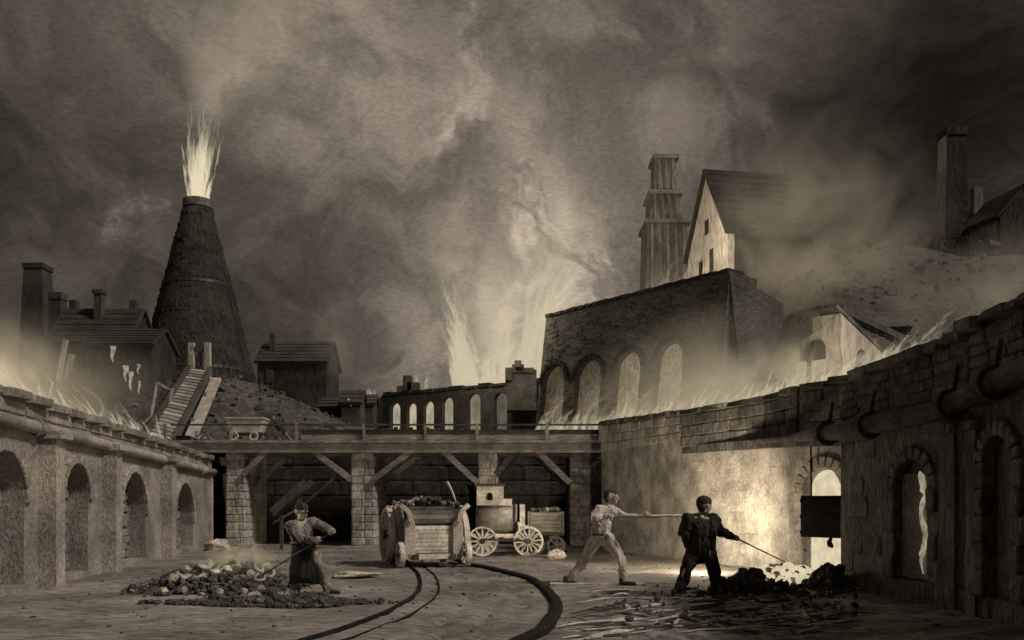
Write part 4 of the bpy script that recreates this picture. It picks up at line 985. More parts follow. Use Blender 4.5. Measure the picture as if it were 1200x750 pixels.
for k in range(150):
    x, y = rnd.uniform(-.62, .62), rnd.uniform(-.82, .8); h = .16*(1-abs(x)/.7)+.03
    local_inst('coke_lump', LMP['ash' if rnd.random() < .35 else 'coke'][k % 5], wg, (x, y, 1.40+h+rnd.uniform(-.03, .05)), [rnd.uniform(.10, .2)]*3, (rnd.random()*6, rnd.random()*6, 0))

# ================================================================== LOCOMOTIVE
DL = 24.6; sL = DL/1000
lc = thing('locomotive', 'small early locomotive with boiler, box cab and spoked wheels behind the wagon', 'locomotive', ((593-600)*sL, DL, 0), 0)
def LX(px): return (px-593)*sL
def LZ(py): return 1.5+(590-py)*sL+.02
bl = MB(); N = 24
zc = (LZ(592)+LZ(625))/2; rb = (LZ(592)-LZ(625))/2
bl.tube([V((LX(558), .1, zc)), V((LX(606), .1, zc))], rb, 28); bo = bl.build('boiler', M_boiler, lc, local=True, smooth=False)
for p_ in bo.data.polygons: p_.use_smooth = len(p_.vertices) == 4
for px in (559, 603): MB().tube([V((LX(px)-.02, .1, zc)), V((LX(px)+.03, .1, zc))], rb+.035, 28).build('boiler_band', M_iron, bo, local=True)
MB().tube([V((LX(606), .1, zc)), V((LX(608), .1, zc)), V((LX(612), .1, zc))], [rb*.95, rb*.9, rb*.5], 24).build('boiler_end', M_ironb, lc, local=True)
mb = MB(); mb.tube([V((LX(609), .1, zc-.06)), V((LX(615), .1, zc-.06))], rb+.07, 24); mb.build('firebox_plate', M_ironp, lc, local=True)
MB().box((LX(574.5), .1, (LZ(570)+LZ(593))/2), (LX(590)-LX(559), .7, LZ(570)-LZ(593))).build('cab', M_ironp, lc, local=True)
MB().box((LX(574.5), .1, LZ(569.5)), (LX(592)-LX(557), .8, .07)).build('cab_roof', M_iron, lc, local=True)
mb = MB(); cxx, cz = LX(574.5), LZ(583); poly = [V((cxx-.075, -.27, cz-.10)), V((cxx+.075, -.27, cz-.10))]+[V((cxx+.075*math.cos(a), -.27, cz+.03+.09*math.sin(a))) for a in [math.pi*k/8 for k in range(9)]]
mb.prism(poly, (0, -.03, 0)); mb.build('cab_window', M_ironb, lc, local=True)
MB().box((LX(594.5), .1, (LZ(586)+LZ(593))/2), (LX(600)-LX(589), .5, LZ(586)-LZ(594))).build('dome_seat', M_ironp, lc, local=True)
MB().tube([V((LX(553.5), .1, LZ(618))), V((LX(553.5), .1, LZ(574))), V((LX(553.5), .1, LZ(573))), V((LX(553.5), .1, LZ(568)))], [.12, .10, .15, .17], 14).build('chimney', M_ironb, lc, local=True)
MB().tube(spline([(LX(551), -.1, LZ(569)), (LX(554), -.12, LZ(566)), (LX(557), -.12, LZ(569)), (LX(556), -.12, LZ(576))], 4), .03, 6).build('steam_pipe', M_iron, lc, local=True)
MB().box((LX(563), -.34, LZ(602)), (.10, .05, .22)).build('valve_plate', M_iron, lc, local=True)
MB().bar(V((LX(553), -.26, LZ(628))), V((LX(622), -.26, LZ(628))), .12, .10).build('frame_bar', M_ironp, lc, local=True)
MB().bar(V((LX(553), .46, LZ(628))), V((LX(622), .46, LZ(628))), .12, .10).build('frame_bar', M_iron, lc, local=True)
MB().tube(spline([(LX(607), -.36, LZ(612)), (LX(608), -.37, LZ(622)), (LX(602), -.38, LZ(629)), (LX(590), -.38, LZ(630))], 5), .035, 8).build('feed_pipe', M_ironp, lc, local=True)
MB().bar(V((LX(566), -.46, LZ(632))), V((LX(619), -.46, LZ(634))), .05, .06).build('coupling_rod', M_iron, lc, local=True)
for px in (566, 619):
    for yy in (-.38, .58): spoked_wheel(lc, (LX(px), yy, .425), .425, (0, 1, 0), 12 if px == 566 else 14, M_ironp, rimw=.055, depth=.09, sw=.045 if px == 566 else .03)
    MB().cyl(V((LX(px), -.4, .425)), V((LX(px), .6, .425)), .045, n=8).build('axle', M_iron, lc, local=True)
tb = thing('coal_truck', 'low planked truck of coke coupled behind the locomotive', 'wagon', (1.0, 25.6, 0))
for k in range(5): MB().box((0, -.45, .72+.115*k), (.98, .05, .105)).build('side_plank', M_wood, tb, local=True); MB().box((0, .45, .72+.115*k), (.98, .05, .105)).build('side_plank', M_wood, tb, local=True)
for x in (-.5, .5):
    MB().box((x, 0, .95), (.06, .95, .62)).build('end_board', M_wood, tb, local=True)
    for y in (-.5, .5): spoked_wheel(tb, (x*.6, y, .27), .27, (0, 1, 0), 6, M_iron)
MB().box((0, 0, .62), (1.1, .8, .12)).build('underframe', M_woodd, tb, local=True); MB().box((0, 0, 1.0), (.9, .8, .4)).build('load_core', M_coke, tb, local=True)
for k in range(45): local_inst('coke_lump', LMP['ash' if k % 3 == 0 else 'coke'][k % 5], tb, (rnd.uniform(-.42, .42), rnd.uniform(-.4, .4), 1.24+rnd.uniform(0, .1)), [rnd.uniform(.1, .18)]*3, (rnd.random()*6, 0, 0))

# coke chute under the viaduct
ch = thing('coke_chute', 'dark slanting plank chute propped under the viaduct behind the left raker', 'chute', (-7.2, 29, 0))
ca, cb_ = P(362, 568, 28.6), P(322, 604, 28.0); dd = (cb_-ca).normalized()
for k in range(4): o = V((0, .22*k-.33, 0)); MB().bar(ca+o, cb_+o, .2, .06).build('chute_board', M_vdark, ch)
for o in (-.45, .45): MB().bar(ca+V((0, o, .12)), cb_+V((0, o, .12)), .06, .20).build('chute_side', M_vdark, ch)
MB().bar(P(392, 560, 28.8), P(350, 596, 28.8), .06, .06, up=(0, 1, 0)).build('prop', M_woodd, ch); MB().bar(P(350, 596, 28.8), P(318, 614, 28.4), .06, .06, up=(0, 1, 0)).build('prop', M_woodd, ch)
for (px, y_) in ((330, 28), (352, 28.8)): MB().bar(P(px, 604 if px == 330 else 580, y_), V(((px-600)*y_/1000, y_, 0)), .1, .1).build('leg', M_woodd, ch)

# ================================================================== HEAPS AND LOOSE STUFF
def heap(name, label, c, rx, ry, h, n, seed, ashfrac=.25, smin=.09, smax=.24, rot=0, prof=1.0):
    t_ = thing(name, label, 'coke heap', (c[0], c[1], 0)); rn = random.Random(seed)
    mb = MB(); N1, N2 = 8, 28
    def hh(x, y):
        r = math.hypot(x/rx, y/ry); return max(0, h*(1-r**1.5))*(0.75+.5*mn.noise(V((x*1.6+seed, y*1.6, seed))))
    ca_, sa_ = math.cos(rot), math.sin(rot)
    for i in range(N1+1):
        for j in range(N2):
            a = 2*math.pi*j/N2; r = i/N1; x, y = rx*r*math.cos(a), ry*r*math.sin(a)
            mb.v.append(V((c[0]+x*ca_-y*sa_, c[1]+x*sa_+y*ca_, hh(x, y)-.02)))
    for i in range(N1):
        for j in range(N2): mb.f.append([i*N2+j, i*N2+(j+1) % N2, (i+1)*N2+(j+1) % N2, (i+1)*N2+j])
    tag(mb.build('heap_core', M_coke, t_), kind='stuff')
    fn = MB()
    for k in range(n*5):
        a = rn.uniform(0, 2*math.pi); r = rn.random()**.6*1.35*(.8+.9*mn.noise(V((math.cos(a)*1.8+seed, math.sin(a)*1.8, 0)))); x, y = rx*r*math.cos(a), ry*r*math.sin(a); s = rn.uniform(.015, .07)
        m_ = Matrix.Rotation(rn.random()*6, 3, 'Z') @ Matrix.Rotation(rn.random()*3, 3, 'X')
        fn.box((c[0]+x*ca_-y*sa_, c[1]+x*sa_+y*ca_, hh(x, y)+s*.3+.01), (s*1.5, s, s*.8), M=m_)
    tag(fn.build('coke_breeze', M_coke, t_), kind='stuff')
    for k in range(n):
        a = rn.uniform(0, 2*math.pi); r = rn.random()**.55*1.04; x, y = rx*r*math.cos(a), ry*r*math.sin(a); s = rn.uniform(smin, smax)*(1.15-.4*r)
        o = inst('coke_lump', LMP['ash' if rn.random() < ashfrac else 'coke'][k % 5], t_, (c[0]+x*ca_-y*sa_, c[1]+x*sa_+y*ca_, hh(x, y)+s*.25+gz(c[0], c[1])*.5), (s*rn.uniform(.8, 1.4), s, s*rn.uniform(.7, 1.1)), (rn.random()*6, rn.random()*6, 0))
    return t_
heap('coke_heap', 'smouldering drawn coke heap at the foot of the left wall, steam curling off it', (-5.05, 14.9), 1.55, .95, .50, 290, 3, ashfrac=.14, smin=.06, smax=.22, rot=.45)
heap('coke_heap', 'low flat coke heap in front of the left raker, nearest the viewer', (-3.6, 12.75), 1.15, .45, .17, 240, 5, ashfrac=.18, smin=.05, smax=.2, rot=-.1)
heap('coke_heap', 'short dark row of coke clumps just right of the raker in black', (3.95, 13.9), .75, .30, .34, 90, 7, ashfrac=.04, smin=.12, smax=.26, rot=-.25)
heap('coke_heap', 'dark coke heap against the wall under the right edge of the oven mouth', (5.42, 14.65), .42, .5, .44, 110, 9, ashfrac=.03, smin=.10, smax=.22)
gh_ = thing('glowing_coke', 'heap of red-hot coke drawn out onto the ground before the oven mouth', 'coke heap', (5.35, 16.9, 0)); rn = random.Random(6)
for k in range(230):
    a = rn.uniform(0, 2*math.pi); r = rn.random()**.5; x, y = 5.30+.72*r*math.cos(a), 16.5+1.25*r*math.sin(a); h = .24*(1-r*r); s = rn.uniform(.07, .2)
    inst('coke_lump', LMPS['glow'][k % 4] if rn.random() < .72 else LMP['ash'][k % 5], gh_, (x, y, h+s*.2), (s, s, s*.8), (rn.random()*6, rn.random()*6, 0))
# furrowed slag and clinker dragged out over the floor on the right
sl = thing('raked_slag', 'long ragged streaks of raked slag and ash fanning out over the ground at right', 'slag', (3.4, 12, 0)); rn = random.Random(21)
mbd, mba = MB(), MB()
for k in range(230):
    t0 = rn.random(); px, py = rn.uniform(690, 1000), rn.uniform(694, 748)
    if px > 930 and py < 715: continue
    g = G(px, py); an = math.radians(rn.gauss(202, 7)) if rn.random() < .8 else rn.uniform(0, 6)
    L = rn.uniform(.25, 1.2); pts = []; wdt = rn.uniform(.010, .036)
    for i in range(7):
        q = i/6-.5; x = g.x+math.cos(an)*L*q+.04*mn.noise(V((k, q*4, 0))); y = g.y+math.sin(an)*L*q*1.3; pts.append(V((x, y, gz(x, y)+wdt*.3+.02*mn.noise(V((k*3, q*5, 2))))))
    (mba if rn.random() < .5 else mbd).tube(pts, [wdt*math.sin(math.pi*(i+.4)/6.8)*(1+.5*rn.random()) for i in range(7)], 6, sq=.6)
tag(mbd.build('slag_streaks', M_coke, sl), kind='stuff'); tag(mba.build('ash_streaks', M_ash, sl), kind='stuff')
for k in range(170):
    px, py = rn.uniform(720, 1010), rn.uniform(688, 735); g = G(px, py); s = rn.uniform(.03, .13)
    if g.x > 5.6: continue
    inst('clinker', LMP['ash' if rn.random() < .35 else 'coke'][k % 5], sl, (g.x, g.y, gz(g.x, g.y)+s*.2), (s*1.3, s, s*.8), (rn.random()*6, rn.random()*6, 0))
def boulder(label, px, py, sz, seed):
    g = G(px, py); me = lump_mesh(seed, M_ash, sub=3, amt=.3, nm='boulder'); o = bpy.data.objects.new('boulder', me); COL.objects.link(o); o.location = (g.x, g.y, sz[2]*.3); o.scale = sz; tag(o, label, 'stone')
boulder('pale wedge of stone at the far end of the left wall', 256, 645, (.95, .6, .5), 31); boulder('pale boulder on the ground right of the locomotive', 652, 655, (.6, .4, .3), 32)
boulder('flat pale stone left of the coke wagon', 422, 676, (1.1, .7, .14), 33)
sc_ = MB(); rn = random.Random(17)
for k in range(650):
    x, y = rn.uniform(-8, 6), 7+25*rn.random()**1.3
    if x < -7.6+(-.145*(y-13)) or x > 5.2-max(0, y-16)*.19: continue
    s = rn.uniform(.008, .04)*(.6+y*.03); m_ = Matrix.Rotation(rn.random()*3, 3, 'Z') @ Matrix.Rotation(rn.random(), 3, 'X'); sc_.box((x, y, gz(x, y)+s*.15), (s*1.6, s, s*.6), M=m_)
tag(sc_.build('loose_cinders', M_coke), 'loose cinders scattered over the yard floor', 'cinders', kind='stuff')

# ================================================================== PEOPLE
TMP = []
def blob(name, caps, m, parent, vox=.011, smooth_it=4, rough_amt=0.0):
    """fuse tapered capsules into ONE continuous surface"""
    mb = MB()
    for (a, ra, b, rb_) in caps: mb.capsule(a, ra, b, rb_, 12)
    me = mb.mesh(name, V(parent.location)); o = bpy.data.objects.new(name, me); COL.objects.link(o)
    md = o.modifiers.new('r', 'REMESH'); md.mode = 'VOXEL'; md.voxel_size = vox; md.use_smooth_shade = True
    ms = o.modifiers.new('s', 'SMOOTH'); ms.iterations = smooth_it; ms.factor = .5
    dg = bpy.context.evaluated_depsgraph_get(); me2 = bpy.data.meshes.new_from_object(o.evaluated_get(dg)); bpy.data.objects.remove(o)
    if rough_amt:
        nrm = [n_.vector.copy() for n_ in me2.vertex_normals]; cos = [v_.co.copy() for v_ in me2.vertices]
        for vi, p in enumerate(cos):
            n = V((mn.noise(V((p.x*9, p.y*9, p.z*3.5))), mn.noise(V((p.x*9+5, p.y*9, p.z*3.5))), 0)); rg = abs(mn.noise(V((p.x*17+p.z*9, p.y*17, p.z*11-p.x*6))))
            cos[vi] = p + n*rough_amt + nrm[vi]*((.12-rg)*rough_amt*.55)
        me2.vertices.foreach_set('co', [c_ for p in cos for c_ in p])
    me2.materials.clear(); me2.materials.append(m)
    me2.polygons.foreach_set('use_smooth', [True]*len(me2.polygons))
    o2 = bpy.data.objects.new(name, me2); COL.objects.link(o2); o2.parent = parent; return o2
def head_caps(c, Fw, s=1.0):
    Fw = V(Fw).normalized(); U = V((0, 0, 1)); S = Fw.cross(U).normalized(); c = V(c)
    L = [(c+U*.025*s-Fw*.02*s, .095*s, c+U*.03*s+Fw*.025*s, .085*s), (c-U*.05*s+Fw*.02*s, .062*s, c-U*.075*s+Fw*.055*s, .036*s), (c-U*.02*s+Fw*.035*s, .068*s, c+U*.01*s+Fw*.05*s, .062*s),
         (c+U*.012*s+Fw*.102*s, .010*s, c-U*.022*s+Fw*.122*s, .015*s), (c+U*.028*s+Fw*.095*s-S*.04*s, .014*s, c+U*.028*s+Fw*.095*s+S*.04*s, .014*s),
         (c-U*.048*s+Fw*.092*s-S*.02*s, .010*s, c-U*.048*s+Fw*.092*s+S*.02*s, .010*s), (c-U*.062*s+Fw*.088*s-S*.016*s, .010*s, c-U*.062*s+Fw*.088*s+S*.016*s, .010*s)]
    for sg in (-1, 1): L.append((c+S*sg*.092*s-U*.022*s, .012*s, c+S*sg*.096*s+U*.016*s, .017*s))
    return L
def hand_caps(c, D_, A_, B_, s=1.0):
    """fist closed round a pole: D_ along the pole, A_ forearm direction, B_ side of the palm"""
    c = V(c); D_ = V(D_).normalized(); B_ = (V(B_)-D_*V(B_).dot(D_)).normalized(); A2 = D_.cross(B_)
    if A2.dot(V(A_)) < 0: A2 = -A2
    L = [(c+B_*.028*s-D_*.028*s-A2*.012*s, .022*s, c+B_*.028*s+D_*.028*s-A2*.012*s, .022*s), (c-A2*.055*s+B_*.012*s, .026*s, c+B_*.026*s-A2*.01*s, .028*s)]
    for i, (o, ln) in enumerate(((-.036, .86), (-.012, .98), (.012, 1.0), (.036, .92))):
        o *= s; k0 = c+B_*.036*s+D_*o+A2*.012*s; k1 = c+B_*.014*s+D_*o+A2*.040*s*ln; k2 = c-B_*.024*s+D_*o+A2*.034*s*ln; k3 = c-B_*.034*s+D_*o+A2*.006*s
        L += [(k0, .0105*s, k1, .0098*s), (k1, .0098*s, k2, .0090*s), (k2, .0088*s, k3, .0078*s)]
    t0 = c+B_*.020*s-D_*.046*s-A2*.018*s
    L += [(t0, .014*s, c-B_*.012*s-D_*.058*s+A2*.004*s, .0115*s), (c-B_*.012*s-D_*.058*s+A2*.004*s, .011*s, c-B_*.034*s-D_*.044*s+A2*.012*s, .0095*s)]
    return L
def chain(pts, rr): return [(V(pts[i]), rr[i], V(pts[i+1]), rr[i+1]) for i in range(len(pts)-1)]
def eyes(parent, c, Fw, s=1.0):
    Fw = V(Fw).normalized(); S = Fw.cross(V((0, 0, 1))).normalized()
    for sg in (-1, 1):
        me = LMP['coke'][0]; mb = MB(); p = V(c)+V((0, 0, .012*s))+Fw*.098*s+S*sg*.034*s; mb.capsule(p-S*.006, .0085*s, p+S*.006, .0085*s, 8); mb.build('eye', M_hair, parent, smooth=True)
def shoe(name, heel, toe, m, parent, r=.047):
    heel, toe = V(heel), V(toe); mid = heel.lerp(toe, .5)
    return blob(name, [(heel+V((0, 0, r+.01)), r, mid+V((0, 0, r*.9)), r*.9), (mid+V((0, 0, r*.9)), r*.95, toe+V((0, 0, r*.72)), r*.72), (heel+V((0, 0, r+.01)), r*.9, heel+V((0, 0, .12)), r)], m, parent, vox=.010)

# ---- centre man: white shirt, lunging on a long bar
DC = 15.75
def J(px, py, dy=0.0, d=DC): p = P(px, py, d); return V((p.x, d+dy, p.z))
m1 = thing('person', 'bare-headed man in white shirt and pale trousers lunging as he thrusts a long bar', 'person', (J(703, 684).x, DC, 0), group='oven workers raking coke')
hd = J(716, 583, -.05); fw = (1, -.35, -.12)
pel = J(704, 628, 0); ch_ = J(706, 604, -.02); nk = J(713, 594, -.04)
hipR, kneR, ankR = J(700, 630, .10), J(685, 656, .10), J(668, 679, .08)
hipF, kneF, ankF = J(711, 631, -.10), J(726, 654, -.16), J(730, 678, -.14)
shN, elN, haN = J(701, 598, -.20), J(694, 608, -.38), J(713, 605.0, -.40)
shF, elF, haF = J(716, 597, .14), J(733, 606, -.10), J(754, 604, -.40)
barA, barB = J(704, 605, -.40), J(806, 603.5, -.40)
Dp = (barB-barA).normalized()
caps = head_caps(hd, fw, 1.12) + chain([nk-V((.02, 0, .02)), hd-V((.0, 0, .06))], [.062, .06]) + chain([pel, ch_, nk], [.13, .13, .08]) + chain([shN, shF], [.075, .075]) + \
    chain([shN, elN, haN-Dp*.02], [.062, .048, .03]) + chain([shF, elF, haF-Dp*.03], [.06, .046, .03]) + chain([hipR, kneR, ankR], [.10, .068, .045]) + chain([hipF, kneF, ankF], [.10, .068, .045]) + chain([hipR, pel, hipF], [.10, .13, .10]) + \
    hand_caps(haN, Dp, haN-elN, (0, -1, .3), 1.1) + hand_caps(haF, Dp, haF-elF, (0, -1, .3), 1.1)
blob('body', caps, M_skin, m1, vox=.0085, smooth_it=2)
hr = V(fw).normalized(); blob('hair', [(hd+V((0, 0, .055))-hr*.035, .108, hd+V((0, 0, .06))+hr*.035, .088), (hd-hr*.07+V((0, 0, .0)), .085, hd-hr*.06-V((0, 0, .05)), .06), (hd+V((0, 0, .11))-hr*.02, .05, hd+V((0, 0, .09))+hr*.08, .035)], M_hair, m1, vox=.012, smooth_it=1, rough_amt=.02)
eyes(m1, hd, fw, 1.12)
blob('shirt', chain([pel+V((0, 0, -.02)), ch_, nk-V((.0, 0, .05))], [.165, .175, .10]) + chain([shN, shF], [.10, .10]) + chain([pel-V((.05, 0, .02)), ch_-V((.03, 0, 0)), shN], [.14, .15, .11]) + chain([shN, elN, elN.lerp(haN, .35)], [.095, .082, .068]) + chain([shF, elF, elF.lerp(haF, .45)], [.09, .07, .058]) + chain([pel+V((.05, 0, -.06)), ch_+V((.05, 0, -.05))], [.13, .13]), M_shirt, m1, vox=.013, rough_amt=.055)
blob('waistcoat', chain([shN+V((-.03, 0, .02)), ch_+V((-.10, -.05, .0))], [.075, .12]), M_gcoat, m1, vox=.014, rough_amt=.045)
blob('trousers', chain([hipR, pel, hipF], [.125, .15, .125]) + chain([hipR, kneR, ankR+V((.01, 0, .0))], [.135, .092, .070]) + chain([hipF, kneF, ankF+V((0, 0, .0))], [.13, .09, .072]), M_breech, m1, vox=.013, rough_amt=.045)
MB().tube([pel+V((.17*math.cos(a), .17*math.sin(a), .03)) for a in [2*math.pi*k/20 for k in range(21)]], .022, 6, cap=False).build('belt', M_boot, m1)
MB().tube(spline([pel+V((.06, -.17, .0)), pel+V((.09, -.20, -.06)), pel+V((.15, -.18, -.12)), pel+V((.13, -.17, -.03))], 5), .018, 6).build('belt_knot', M_boot, m1)
shoe('boot', J(663, 683, .08)+V((0, 0, -J(663, 683).z)), J(675, 683, .05)+V((0, 0, -J(675, 683).z)), M_boot, m1); shoe('boot', J(727, 684, -.14)+V((0, 0, -J(727, 684).z)), J(742, 686, -.2)+V((0, 0, -J(742, 686).z)), M_boot, m1)
b1 = MB().tube([barA-Dp*.0, barB], .024, 10).build('iron_bar', M_ironp, None, smooth=True); tag(b1, 'long pale bar gripped level by the man in the white shirt', 'bar')
mb = MB(); mb.tube([barA-Dp*.35, barA+Dp*.02], .024, 10); 
# pale flagstone strip under his feet
st = MB().box((J(700, 684).x, DC+.0, .008), (1.75, .30, .05)).build('plank', M_ash); tag(st, 'pale plank lying on the ground under the lunging man', 'plank')

# ---- right man: dark clothes, seen from behind, raking the oven
DR_ = 13.55
def J2(px, py, dy=0.0): p = P(px, py, DR_); return V((p.x, DR_+dy, p.z))
m2 = thing('person', 'man in dark coat and cap, back turned, dragging a long rake from the oven mouth', 'person', (J2(818, 700).x, DR_, 0), group='oven workers raking coke')
hd = J2(825.5, 593, .02); fw = (.93, .35, -.12)
pel = J2(820, 644, 0); ch_ = J2(819, 617, .0); nk = J2(823, 602, .02)
tipR = V((6.05, 17.75, .10)); haR = J2(868, 631.5, .30); Dk = (tipR-haR).normalized()
haL = haR - Dk*.42
shR, elR = J2(835, 609, .0), J2(848, 624, .12)
shL, elL = J2(806, 609, .0), J2(802, 623, .12)
hipL, kneL, ankL = J2(811, 647, -.02), J2(802, 673, -.10), J2(791, 697, -.12)
hipR2, kneR2, ankR2 = J2(829, 647, .02), J2(840, 667, .14), J2(838, 691, .12)
haL2 = J2(826, 628, .33)
Dk2 = (haR-haL2).normalized()
caps = head_caps(hd, fw, 1.05) + chain([nk, hd-V((0, 0, .06))], [.06, .06]) + chain([pel, ch_, nk], [.13, .14, .07]) + chain([shL, shR], [.08, .08]) + chain([shR, elR, haR], [.06, .046, .03]) + chain([shL, elL, haL2], [.06, .046, .03]) + chain([hipL, kneL, ankL], [.10, .068, .045]) + chain([hipR2, kneR2, ankR2], [.10, .068, .045]) + chain([hipL, pel, hipR2], [.1, .13, .1]) + hand_caps(haR, Dk, haR-elR, (0, -.4, 1), 1.1) + hand_caps(haL2, Dk, haL2-elL, (0, -.4, 1), 1.1)
blob('body', caps, M_skin, m2, vox=.0085, smooth_it=2); eyes(m2, hd, fw, 1.05)
hr = V(fw).normalized(); blob('hair', [(hd-hr*.05+V((0, 0, .02)), .092, hd-hr*.045-V((0, 0, .05)), .062)], M_hair, m2, vox=.012, smooth_it=1, rough_amt=.012)
blob('cap', [(hd+V((0, 0, .062))-hr*.025, .108, hd+V((0, 0, .072))+hr*.03, .098), (hd+V((0, 0, .05))+hr*.07, .035, hd+V((0, 0, .045))+hr*.13, .02)], M_dcoat, m2, vox=.012, smooth_it=3)
blob('coat', chain([pel-V((0, 0, .04)), J2(819, 630), ch_, nk-V((0, 0, .05))], [.185, .165, .185, .10]) + chain([shL, shR], [.105, .105]) + chain([shL, J2(811, 640)], [.115, .125]) + chain([shR, J2(829, 640)], [.115, .125]) + chain([shR, elR, elR.lerp(haR, .8)], [.098, .078, .058]) + chain([shL, elL, elL.lerp(haL2, .8)], [.10, .08, .055]) + chain([J2(810, 652), J2(830, 652)], [.125, .125]), M_dcoat, m2, vox=.014, rough_amt=.055)
blob('trousers', chain([hipL, pel, hipR2], [.12, .14, .12]) + chain([hipL, kneL, ankL], [.128, .095, .078]) + chain([hipR2, kneR2, ankR2], [.128, .098, .08]), M_dcoat, m2, vox=.014, rough_amt=.045)
shoe('boot', V((ankL.x-.05, ankL.y-.05, 0)), V((ankL.x+.02, ankL.y+.18, 0)), M_boot, m2); shoe('boot', V((ankR2.x-.05, ankR2.y-.03, 0)), V((ankR2.x+.14, ankR2.y+.14, 0)), M_boot, m2)
rk = thing('rake', 'long iron rake reaching down into the glowing coke at the oven mouth', 'rake', tuple(tipR))
MB().tube([haR-Dk*.55, tipR], .013, 8).build('shaft', M_iron, rk, smooth=True)
sdv = Dk.cross(V((0, 0, 1))).normalized(); MB().bar(tipR-sdv*.16, tipR+sdv*.16, .04, .05).build('head', M_iron, rk)
for k in range(4): q = tipR+sdv*(-.14+.093*k); MB().bar(q, q-V((0, 0, .10))+Dk*.02, .02, .02).build('tine', M_iron, rk)

# ---- left man: cap, smock, long leather apron, raking the heap
DM = 14.15
def J3(px, py, dy=0.0): p = P(px, py, DM); return V((p.x, DM+dy, p.z))
m3 = thing('person', 'stooping man in peaked cap and long dark apron raking the smoking coke heap', 'person', (J3(360, 697).x, DM, 0), group='oven workers raking coke')
hd = J3(354, 600, -.05); fw = (.8, -.6, -.25)
pel = J3(357, 643, 0); ch_ = J3(355, 622, -.02); nk = J3(353.5, 609, -.02)
tipL = J3(309, 674, -.15); hA, hB = J3(377, 632, -.34), J3(393.5, 622.5, -.34); Dl = (tipL-hB).normalized()
shN, elN = J3(345, 616, -.14), J3(358, 630, -.26); shF, elF = J3(364, 612, .10), J3(381, 617, -.10)
hA = hB + Dl*((hA-hB).length)
caps = head_caps(hd, fw, 1.05) + chain([nk, hd-V((0, 0, .06))], [.06, .06]) + chain([pel, ch_, nk], [.13, .14, .07]) + chain([shN, shF], [.08, .08]) + chain([shN, elN, hA], [.06, .046, .03]) + chain([shF, elF, hB], [.06, .046, .03])
hl, kl, al = J3(350, 647, .05), J3(347, 671, .0), J3(346, 691, .02); h2, k2_, a2_ = J3(366, 647, -.02), J3(378, 671, -.08), J3(385, 692, -.02)
caps += chain([hl, kl, al], [.1, .07, .045]) + chain([h2, k2_, a2_], [.1, .07, .045]) + chain([hl, pel, h2], [.1, .13, .1]) + hand_caps(hA, Dl, hA-elN, (0, -.6, 1), 1.1) + hand_caps(hB, Dl, hB-elF, (0, -.6, 1), 1.1)
blob('body', caps, M_skin, m3, vox=.0085, smooth_it=2); eyes(m3, hd, fw, 1.05)
hr = V(fw).normalized(); blob('cap', [(hd+V((0, 0, .065))-hr*.02, .108, hd+V((0, 0, .075))+hr*.03, .095), (hd+V((0, 0, .045))+hr*.08, .035, hd+V((0, 0, .03))+hr*.14, .018), (hd+V((0, 0, .10))-hr*.03, .06, hd+V((0, 0, .16))-hr*.08, .03)], M_dcoat, m3, vox=.012, smooth_it=3)
blob('hair', [(hd-hr*.05+V((0, 0, .0)), .088, hd-hr*.05-V((0, 0, .05)), .06)], M_hair, m3, vox=.012, smooth_it=1, rough_amt=.012)
blob('smock', chain([pel, ch_, nk-V((0, 0, .05))], [.165, .165, .09]) + chain([shN, shF], [.092, .088]) + chain([shN, pel], [.10, .14]) + chain([shN, elN, elN.lerp(hA, .75)], [.088, .074, .052]) + chain([shF, elF, elF.lerp(hB, .75)], [.095, .078, .054]), M_gcoat, m3, vox=.014, rough_amt=.055)
blob('trousers', chain([hl, pel, h2], [.12, .14, .12]) + chain([hl, kl, al], [.12, .095, .075]) + chain([h2, k2_, a2_], [.12, .098, .078]), M_gcoat, m3, vox=.014, rough_amt=.045)
# apron: open-bottomed skirt with folds
ap = MB(); rings = []
prof = [(634, .19, .18, 355.5), (645, .205, .19, 356), (657, .23, .20, 357), (670, .255, .22, 358), (683, .275, .235, 359)]
NA = 40
for inn_ in (0, 1):
    for (py, rx, ry, px) in (prof if not inn_ else prof[::-1]):
        c = J3(px, py)
        for k in range(NA):
            a = 2*math.pi*k/NA; fo = 1+.06*math.sin(a*7+py*.03)*((py-630)/58)+.02*mn.noise(V((a*3, py*.1, 0))); r_ = -.02 if inn_ else 0
            ap.v.append(c + V(((rx*fo+r_)*math.cos(a), (ry*fo+r_)*math.sin(a), .015*math.sin(a*3) if py > 680 else 0)))
nr = len(prof)*2
for i in range(nr-1):
    for k in range(NA): ap.f.append([i*NA+k, i*NA+(k+1) % NA, (i+1)*NA+(k+1) % NA, (i+1)*NA+k])
ap.build('apron', M_apron, m3, smooth=True)
MB().tube([J3(356, 636)+V((.215*math.cos(a), .20*math.sin(a), 0)) for a in [2*math.pi*k/20 for k in range(21)]], .018, 6, cap=False).build('apron_string', M_boot, m3)
shoe('boot', V((al.x-.04, al.y+.05, 0)), V((al.x+.08, al.y-.16, 0)), M_boot, m3); shoe('boot', V((a2_.x-.05, a2_.y+.02, 0)), V((a2_.x+.19, a2_.y-.06, 0)), M_boot, m3)
rk2 = thing('rake', 'thin iron rake slanting from the aproned man down to the smoking heap', 'rake', tuple(tipL))
MB().tube([hB-Dl*.06, tipL], .012, 8).build('shaft', M_iron, rk2, smooth=True); MB().bar(tipL-V((0, .15, 0)), tipL+V((0, .15, 0)), .04, .05).build('head', M_iron, rk2)

